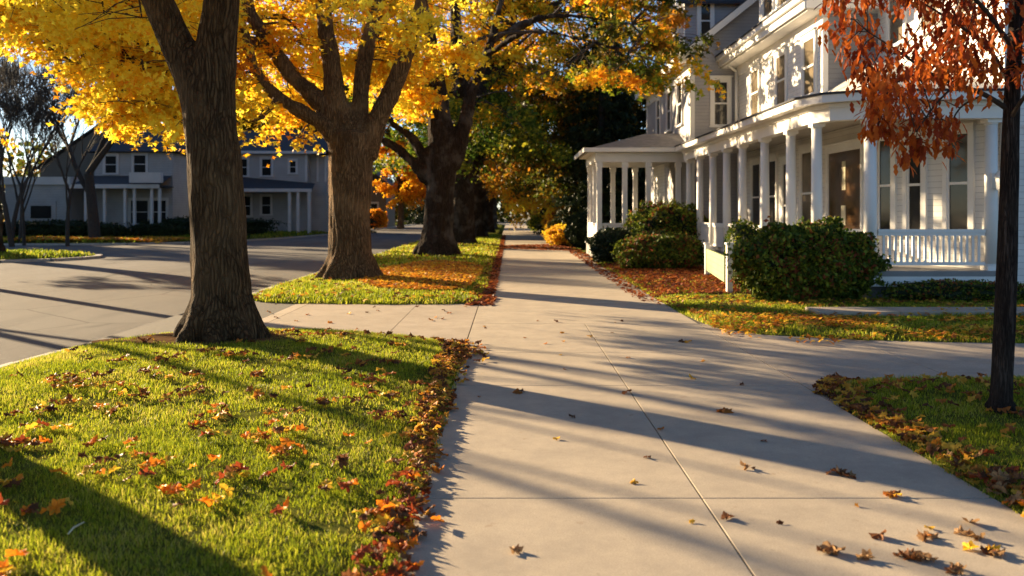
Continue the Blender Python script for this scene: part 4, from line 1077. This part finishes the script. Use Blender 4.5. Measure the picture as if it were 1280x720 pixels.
shrub("hedge", (5.0, 27.6), 1.3, 1.0, 1.75, "tall loose dark bush against the porch behind the low oval one", M['leaf_hedge'], 13000, .11, 3, 2.1, .5, group=GS)
shrub("hedge", (3.35, 27.6), .85, 1.5, 1.05, "low dark bush at the foot of the screened porch by the sidewalk", M['leaf_dark'], 9000, .09, 4, 2.2, .25, group=GS)
shrub("hedge", (3.2, 37.5), .8, 1.1, 1.5, "dark rounded bush just beyond the screened porch beside the sidewalk", M['leaf_dark'], 6000, .12, 5, 2.2, .2)
shrub("hedge", (7.8, 15.25), 1.3, .22, .38, "very low dark planting below the porch railing", M['leaf_hedge'], 4000, .055, 6, 2.2, .35)
shrub("yellow_bush", (2.75, 42.0), 1.05, 1.4, .95, "low golden-orange bush beside the far sidewalk", M['leaf_yellowbush'], 6000, .13, 7, 2.1, .35, "golden bushes along the far sidewalk", core='litter')
shrub("yellow_bush", (2.9, 49.5), .9, 1.4, 2.1, "taller yellow bush behind the low golden one", M['leaf_yellowbush'], 5000, .15, 8, 2.1, .35, "golden bushes along the far sidewalk", core='litter')
shrub("yellow_bush", (2.9, 70.0), 1.3, 3, 1.5, "yellow-green bush narrowing the far end of the sidewalk", M['leaf_green'], 5000, .2, 9, 2.1, .35, "golden bushes along the far sidewalk")
for k, (x, y, rx, ry, h, mt, lb) in enumerate([(-27.5, 52.5, 4.2, .8, 1.0, 'leaf_dark', "long dark hedge in front of the gabled far house"), (-19.5, 56.5, 4.5, .8, 1.15, 'leaf_dark', "long dark hedge in front of the pale far house"),
      (-30.8, 50.2, 1.6, .9, 2.6, 'leaf_dark', "tall dark bush beside the annex at far left"), (-23.0, 50.6, 1.0, .6, .7, 'leaf_dark', "small dark bush at the foot of the thick-trunked bare tree"),
      (-20.6, 51.5, 1.5, .7, .8, 'leaf_dark', "low dark bush right of the gabled house's porch"), (-14.3, 72, 1.0, 3, 1.6, 'leaf_dark', "dark bush at the kerb beyond the pale far house"),
      (-12.6, 84, .9, 1.0, 1.7, 'leaf_orange', "small orange bush under the glowing orange tree")]):
    shrub("far_bush", (x, y), rx, ry, h, lb, M[mt], 5000, .15, 20 + k, 2.6, .3, "bushes across the street", base=.08)
# far wood closing the end of the street
P = np.stack([rng.uniform(-90, 70, 26000), rng.uniform(150, 175, 26000), rng.uniform(0, 1, 26000) ** .8 * 14], 1); P[:, 2] *= .75 + .35 * np.sin(P[:, 0] * .21) * np.cos(P[:, 0] * .53 + 1)
me = cloud_mesh("far_woods", P, rng.uniform(.7, 1.6, len(P)), rand_rot(len(P), .9), DIA_V, DIA_F); tag(link("far_woods", me, M['leaf_olive']), kind='stuff')

# thin reddish sapling trunk beside the far sidewalk
m = MB(); m.tube([(2.95, 53, 0), (2.97, 53, 1.5), (3.0, 53.0, 3.2)], [.12, .10, .08], 8); m.tube([(3.0, 53, 3.1), (3.5, 53, 4.2)], [.06, .02], 6); m.tube([(3.0, 53, 3.1), (2.6, 53.2, 4.4)], [.06, .02], 6)
o = m.build("sapling", M['bark_b']); tag(o, "thin reddish sapling trunk among the golden bushes by the far sidewalk", "tree")

# ------------------------------------------------------------------ grass
def grass(name, poly, base, top, x0, x1, y0, y1, dens, wd, h, mat='grass', avoid=()):
    n = int((x1 - x0) * (y1 - y0) * dens); P = np.stack([rng.uniform(x0, x1, n), rng.uniform(y0, y1, n)], 1)
    d = dist_poly(P, poly); P = P[d > -.015 - .03 * rng.random(n) * (d > -.05)]
    cl = np.array([noise.noise((p[0] * 2.2, p[1] * 2.2, 3)) + .6 * noise.noise((p[0] * 9, p[1] * 9, 7)) for p in P[::1]]) if len(P) < 400000 else np.zeros(len(P))
    keep = rng.random(len(P)) < np.clip(.8 + .9 * cl, .12, 1)
    for ax, ay, rx, ry in avoid: keep &= (((P[:, 0] - ax) / rx) ** 2 + ((P[:, 1] - ay) / ry) ** 2 > rng.uniform(.35, 1.15, len(P)))
    P = P[keep]; cl = cl[keep]; z = lawn_height(P, np.asarray(poly), base, top)
    S = np.stack([wd * rng.uniform(.6, 1.3, len(P)), h * rng.uniform(.4, 1.1, len(P)), h * rng.uniform(.5, 1.25, len(P)) * np.clip(1 + .5 * cl, .6, 1.4)], 1)
    me = cloud_mesh(name, np.column_stack([P, z - .004]), S, rand_rot(len(P), .28), BLADE_V, BLADE_F)
    return tag(link(name, me, M[mat]), kind='stuff')
av = [(-3.75, 10.75, 1.3, .7), (-3.49, 10.67, .6, .6)]
grass("grass", L1, 0, .085, -3.6, -.45, 3.4, 6.2, 8500, .0046, .034, avoid=av)
grass("grass", L1, 0, .085, -5.3, -.45, 6.2, 12.2, 4200, .0066, .037, avoid=av)
grass("grass", R1, 0, .05, 2.65, 6.5, 4.0, 8.6, 4200, .0065, .038)
grass("grass", R2, 0, .06, 2.65, 11, 10.5, 16.2, 1300, .012, .05)
grass("grass", L2, 0, .07, -5.0, -.45, 15.0, 24, 1100, .017, .07)
grass("grass", L2, 0, .07, -5.0, -.45, 24, 60, 160, .05, .09)
grass("grass", R2, 0, .06, 2.65, 5.5, 16.2, 30, 400, .02, .05)
grass("grass", FL, -.06, .12, -40, -13, 45, 75, 30, .09, .14, 'grass_far')
grass("grass", ISL, -.06, .10, -30, -15, 27, 37, 90, .06, .10, 'grass_far')

# ------------------------------------------------------------------ fallen leaves
protos = []
for k in range(7):
    tv = np.array(MAPLE_V, float)
    a = rng.uniform(0, 6.28); cu = rng.uniform(.4, 1.7)
    along = tv[:, 0] * math.cos(a) + tv[:, 1] * math.sin(a)
    tv[:, 2] += cu * along ** 2 + rng.normal(0, .055, len(tv)); tv[:, :2] *= (1 - .25 * cu * np.abs(along))[:, None]
    tv[:, 2] -= tv[:, 2].min() * .8
    protos.append(tv)
def zone_z(x, y):
    P = np.array([[x, y]])
    for poly, b, t in ((L1, 0, .085), (R1, 0, .05), (R2, 0, .06), (L2, 0, .07)):
        if dist_poly(P, poly)[0] > 0: return float(lawn_height(P, np.asarray(poly), b, t)[0]) + .028
    return 0.002
leaves = []   # x, y, lift, size, colour, zone
def drop(x, y, s, col, zone, lift=0): leaves.append((x, y, lift, s, col, zone))
cols_l = ['orange', 'yellow', 'brown', 'red', 'orange', 'orange', 'yellow']
# left lawn: clusters and singles
for k in range(190):
    while True:
        x, y = rng.uniform(-5.0, -.6), rng.uniform(3.6, 11.2) 
        if dist_poly([(x, y)], L1)[0] > .05 and rng.random() < (1.0 if y < 8 else .45) * (1 if x > -3.5 else .5): break
    nlf = int(rng.integers(1, 9)); c0 = rng.integers(0, 7)
    for j in range(nlf):
        col = cols_l[(c0 + (rng.integers(0, 7) if rng.random() < .45 else 0)) % 7]
        drop(x + rng.normal(0, .075), y + rng.normal(0, .05), rng.uniform(.05, .095), col, 'lawn', abs(rng.normal(0, .012)))
# dense rim along the left edge of the walk
for k in range(950):
    y = 3.5 + 7.4 * rng.random(); clump = .5 + .5 * noise.noise((0, y * 1.7, 3)) 
    x = -.555 + rng.normal(0, .045 + .045 * clump) - (.06 if y > 6 else .0)
    if rng.random() < .45 + .5 * clump: drop(x, y, rng.uniform(.05, .085), ('brown', 'red', 'brown', 'orange', 'red')[rng.integers(0, 5)], 'rim', abs(rng.normal(0, .012)))
for k in range(45): drop(-.42 + rng.normal(0, .1), 9.9 + rng.normal(0, .28), rng.uniform(.06, .1), ('brown', 'red')[rng.integers(0, 2)], 'rim', .01)
# sidewalk
for px, py, k, cc in ((650, 492, 2, 'brown'), (905, 515, 3, 'brown'), (866, 474, 1, 'brown'), (1048, 594, 4, 'brown'), (1062, 597, 2, 'tan'), (1118, 621, 5, 'brown'), (1036, 690, 4, 'brown'), (1088, 699, 2, 'brown'), (1135, 697, 5, 'brown'), (1150, 700, 3, 'tan'),
                      (1215, 672, 4, 'tan'), (1235, 690, 5, 'yellow'), (1255, 696, 3, 'tan'), (1098, 672, 1, 'brown'), (1150, 673, 3, 'tan'), (1230, 655, 1, 'brown'), (783, 492, 1, 'tan'), (815, 573, 1, 'tan'), (930, 585, 1, 'tan'), (700, 402, 1, 'brown'), (855, 428, 2, 'tan'), (735, 422, 1, 'brown'), (910, 652, 1, 'brown'), (1195, 716, 3, 'brown'), (640, 690, 1, 'tan')):
    Y = 1760 / (py - 265)
    for j in range(k): drop((px - 637) / 1100 * Y + rng.normal(0, .03), Y + rng.normal(0, .025), rng.uniform(.05, .095), cc if rng.random() < .7 else 'tan', 'walk')
for k in range(26): drop(rng.uniform(-.4, 2.6), rng.uniform(4, 13), rng.uniform(.03, .06), ('tan', 'brown')[rng.integers(0, 2)], 'walk')
for k in range(20): drop(rng.uniform(-4.6, -.7), rng.uniform(12.6, 15), rng.uniform(.05, .08), ('tan', 'brown', 'orange')[rng.integers(0, 3)], 'walk')
# rim of the near right lawn and leaves on it
for k in range(380):
    y = 4.2 + 4.2 * rng.random(); x = 2.76 + abs(rng.normal(0, .16)) - .05
    if y > 7.9: x += (y - 7.9) * .6
    drop(x, y, rng.uniform(.05, .095), ('brown', 'tan', 'brown', 'tan', 'orange', 'red')[rng.integers(0, 6)], 'rrim', abs(rng.normal(0, .01)))
for k in range(170): drop(rng.uniform(2.8, 5.6), 8.35 - abs(rng.normal(0, 1.2)), rng.uniform(.06, .10), ('tan', 'brown', 'orange', 'yellow')[rng.integers(0, 4)], 'rlawn')
leaves.sort(key=lambda l: math.hypot(l[0], l[1]) / l[3])
leaves = [l for l in leaves if l[1] > 3.3]
vis = [l for l in leaves if abs(((l[0]) / l[1]) * 1100) < 655]
first = vis[:290]; ids = set(map(id, first)); rest = [l for l in leaves if id(l) not in ids]
pm = {}
for c in ('yellow', 'orange', 'red', 'brown', 'tan'):
    for k, tv in enumerate(protos):
        me = bpy.data.meshes.new("fallen_leaf"); me.from_pydata([tuple(v) for v in tv], [], MAPLE_F); me.materials.append(M['fl_' + c]); pm[c, k] = me
        st = MB(); 
WORD = {'yellow': 'bright yellow', 'orange': 'orange', 'red': 'deep red', 'brown': 'crisp brown', 'tan': 'dry tan'}
ZW = {'lawn': 'lying in the grass of the near left lawn', 'rim': "in the drift along the sidewalk's left edge", 'walk': 'lying on the bare concrete sidewalk', 'rrim': "in the drift along the sidewalk's right edge", 'rlawn': 'in the shaded grass by the slim right tree'}
GW = {'lawn': 'on the left lawn', 'rim': 'along the left edge of the walk', 'walk': 'on the sidewalk', 'rrim': 'along the right edge of the walk', 'rlawn': 'on the right lawn'}
for l in first:
    x, y, lift, s, c, zn = l
    o = bpy.data.objects.new("fallen_leaf", pm[c, int(rng.integers(0, 7))]); COL.objects.link(o)
    o.location = (x, y, zone_z(x, y) + lift); o.rotation_euler = (rng.normal(0, .3), rng.normal(0, .3), rng.uniform(0, 6.28)); o.scale = (s * 1.25,) * 3
    tag(o, f"{WORD[c]} maple leaf {ZW[zn]}", "leaf", f"{WORD[c]} leaves {GW[zn]}")
def litter(name, items, mat):
    P = np.array([(l[0], l[1], zone_z(l[0], l[1]) + l[2]) for l in items]); S = np.array([l[3] * 1.25 for l in items])
    me = cloud_mesh(name, P, S, rand_rot(len(P), .3), protos[2], MAPLE_F); return tag(link(name, me, M[mat]), kind='stuff')
litter("leaf_litter", rest, 'litter')
def carpet(name, poly, base, n, size, mat, fn=None, lift=.03):
    poly = np.asarray(poly); x0, y0 = poly.min(0); x1, y1 = poly.max(0)
    P = np.stack([rng.uniform(x0, x1, n), rng.uniform(y0, y1, n)], 1); P = P[dist_poly(P, poly) > 0]
    if fn: P = P[fn(P)]
    z = lawn_height(P, np.asarray(base[0]), base[1], base[2]) + lift + np.abs(rng.normal(0, .012, len(P)))
    me = cloud_mesh(name, np.column_stack([P, z]), size * rng.uniform(.6, 1.25, len(P)), rand_rot(len(P), .35), LOBE_V, LOBE_F); return tag(link(name, me, M[mat]), kind='stuff')
def patchy(sc_, th, seed):
    return lambda P: np.array([noise.noise((p[0] * sc_, p[1] * sc_ * 1.6, seed)) for p in P]) > th + rng.normal(0, .16, len(P))
carpet("leaf_carpet", smooth_poly([(-3.2, 17.6), (-1.0, 16.4), (-.7, 20), (-.75, 25.5), (-2.6, 27), (-3.4, 23)], 1), (L2, 0, .07), 11000, .11, 'litter_orange', lift=.055)
carpet("leaf_carpet", [(-4.9, 15.3), (-.5, 15.3), (-.5, 45), (-4.9, 45)], (L2, 0, .07), 1800, .11, 'litter', lift=.05)
carpet("leaf_carpet", [(-.75, 15), (-.28, 15), (-.28, 60), (-.75, 60)], (L2, 0.0, .03), 6000, .12, 'litter_red', lift=.01)
carpet("leaf_carpet", [(2.8, 10.6), (12, 10.3), (12, 12.1), (2.8, 13.0)], (R2, 0, .06), 6500, .085, 'litter_orange', patchy(.8, .05, 1))
carpet("leaf_carpet", [(2.8, 12.3), (12, 12.1), (12, 12.9), (2.8, 14)], (R2, 0, .06), 3600, .09, 'litter_orange', patchy(.6, 0, 5))
carpet("leaf_carpet", [(2.8, 13.6), (12, 13.6), (12, 16), (2.8, 16)], (R2, 0, .06), 2600, .09, 'litter', patchy(.7, .05, 9))
carpet("leaf_carpet", [(2.8, 16.5), (5.6, 16.5), (5.6, 28), (2.8, 26)], (R2, 0, .06), 8000, .10, 'litter_red')
carpet("leaf_carpet", [(2.3, 16.0), (2.95, 14), (2.95, 40), (2.4, 40)], (R2, 0, .03), 1500, .10, 'litter_red', lift=.01)
carpet("leaf_carpet", [(-.3, 38), (2.6, 36), (2.6, 44), (-.3, 42)], (R2, 0, .0), 2500, .11, 'litter_red', lift=.01)
carpet("leaf_carpet", [(-27, 45.6), (-18.5, 46.4), (-17.5, 49), (-27, 49.5)], (FL, -.06, .12), 6000, .2, 'litter_orange', lift=.06)
# small pale stick on the near lawn
m = MB(); m.tube([(0, 0, 0), (.035, .03, .008), (.085, .05, .006)], [.004, .005, .003], 6); o = m.build("stick", M['pale_strip']); Y = 1760 / (703 - 265); o.location = ((85 - 637) / 1100 * Y, Y, .13); o.rotation_euler = (0, -.2, .7)
tag(o, "short pale stick lying in the grass near the lower left", "stick")
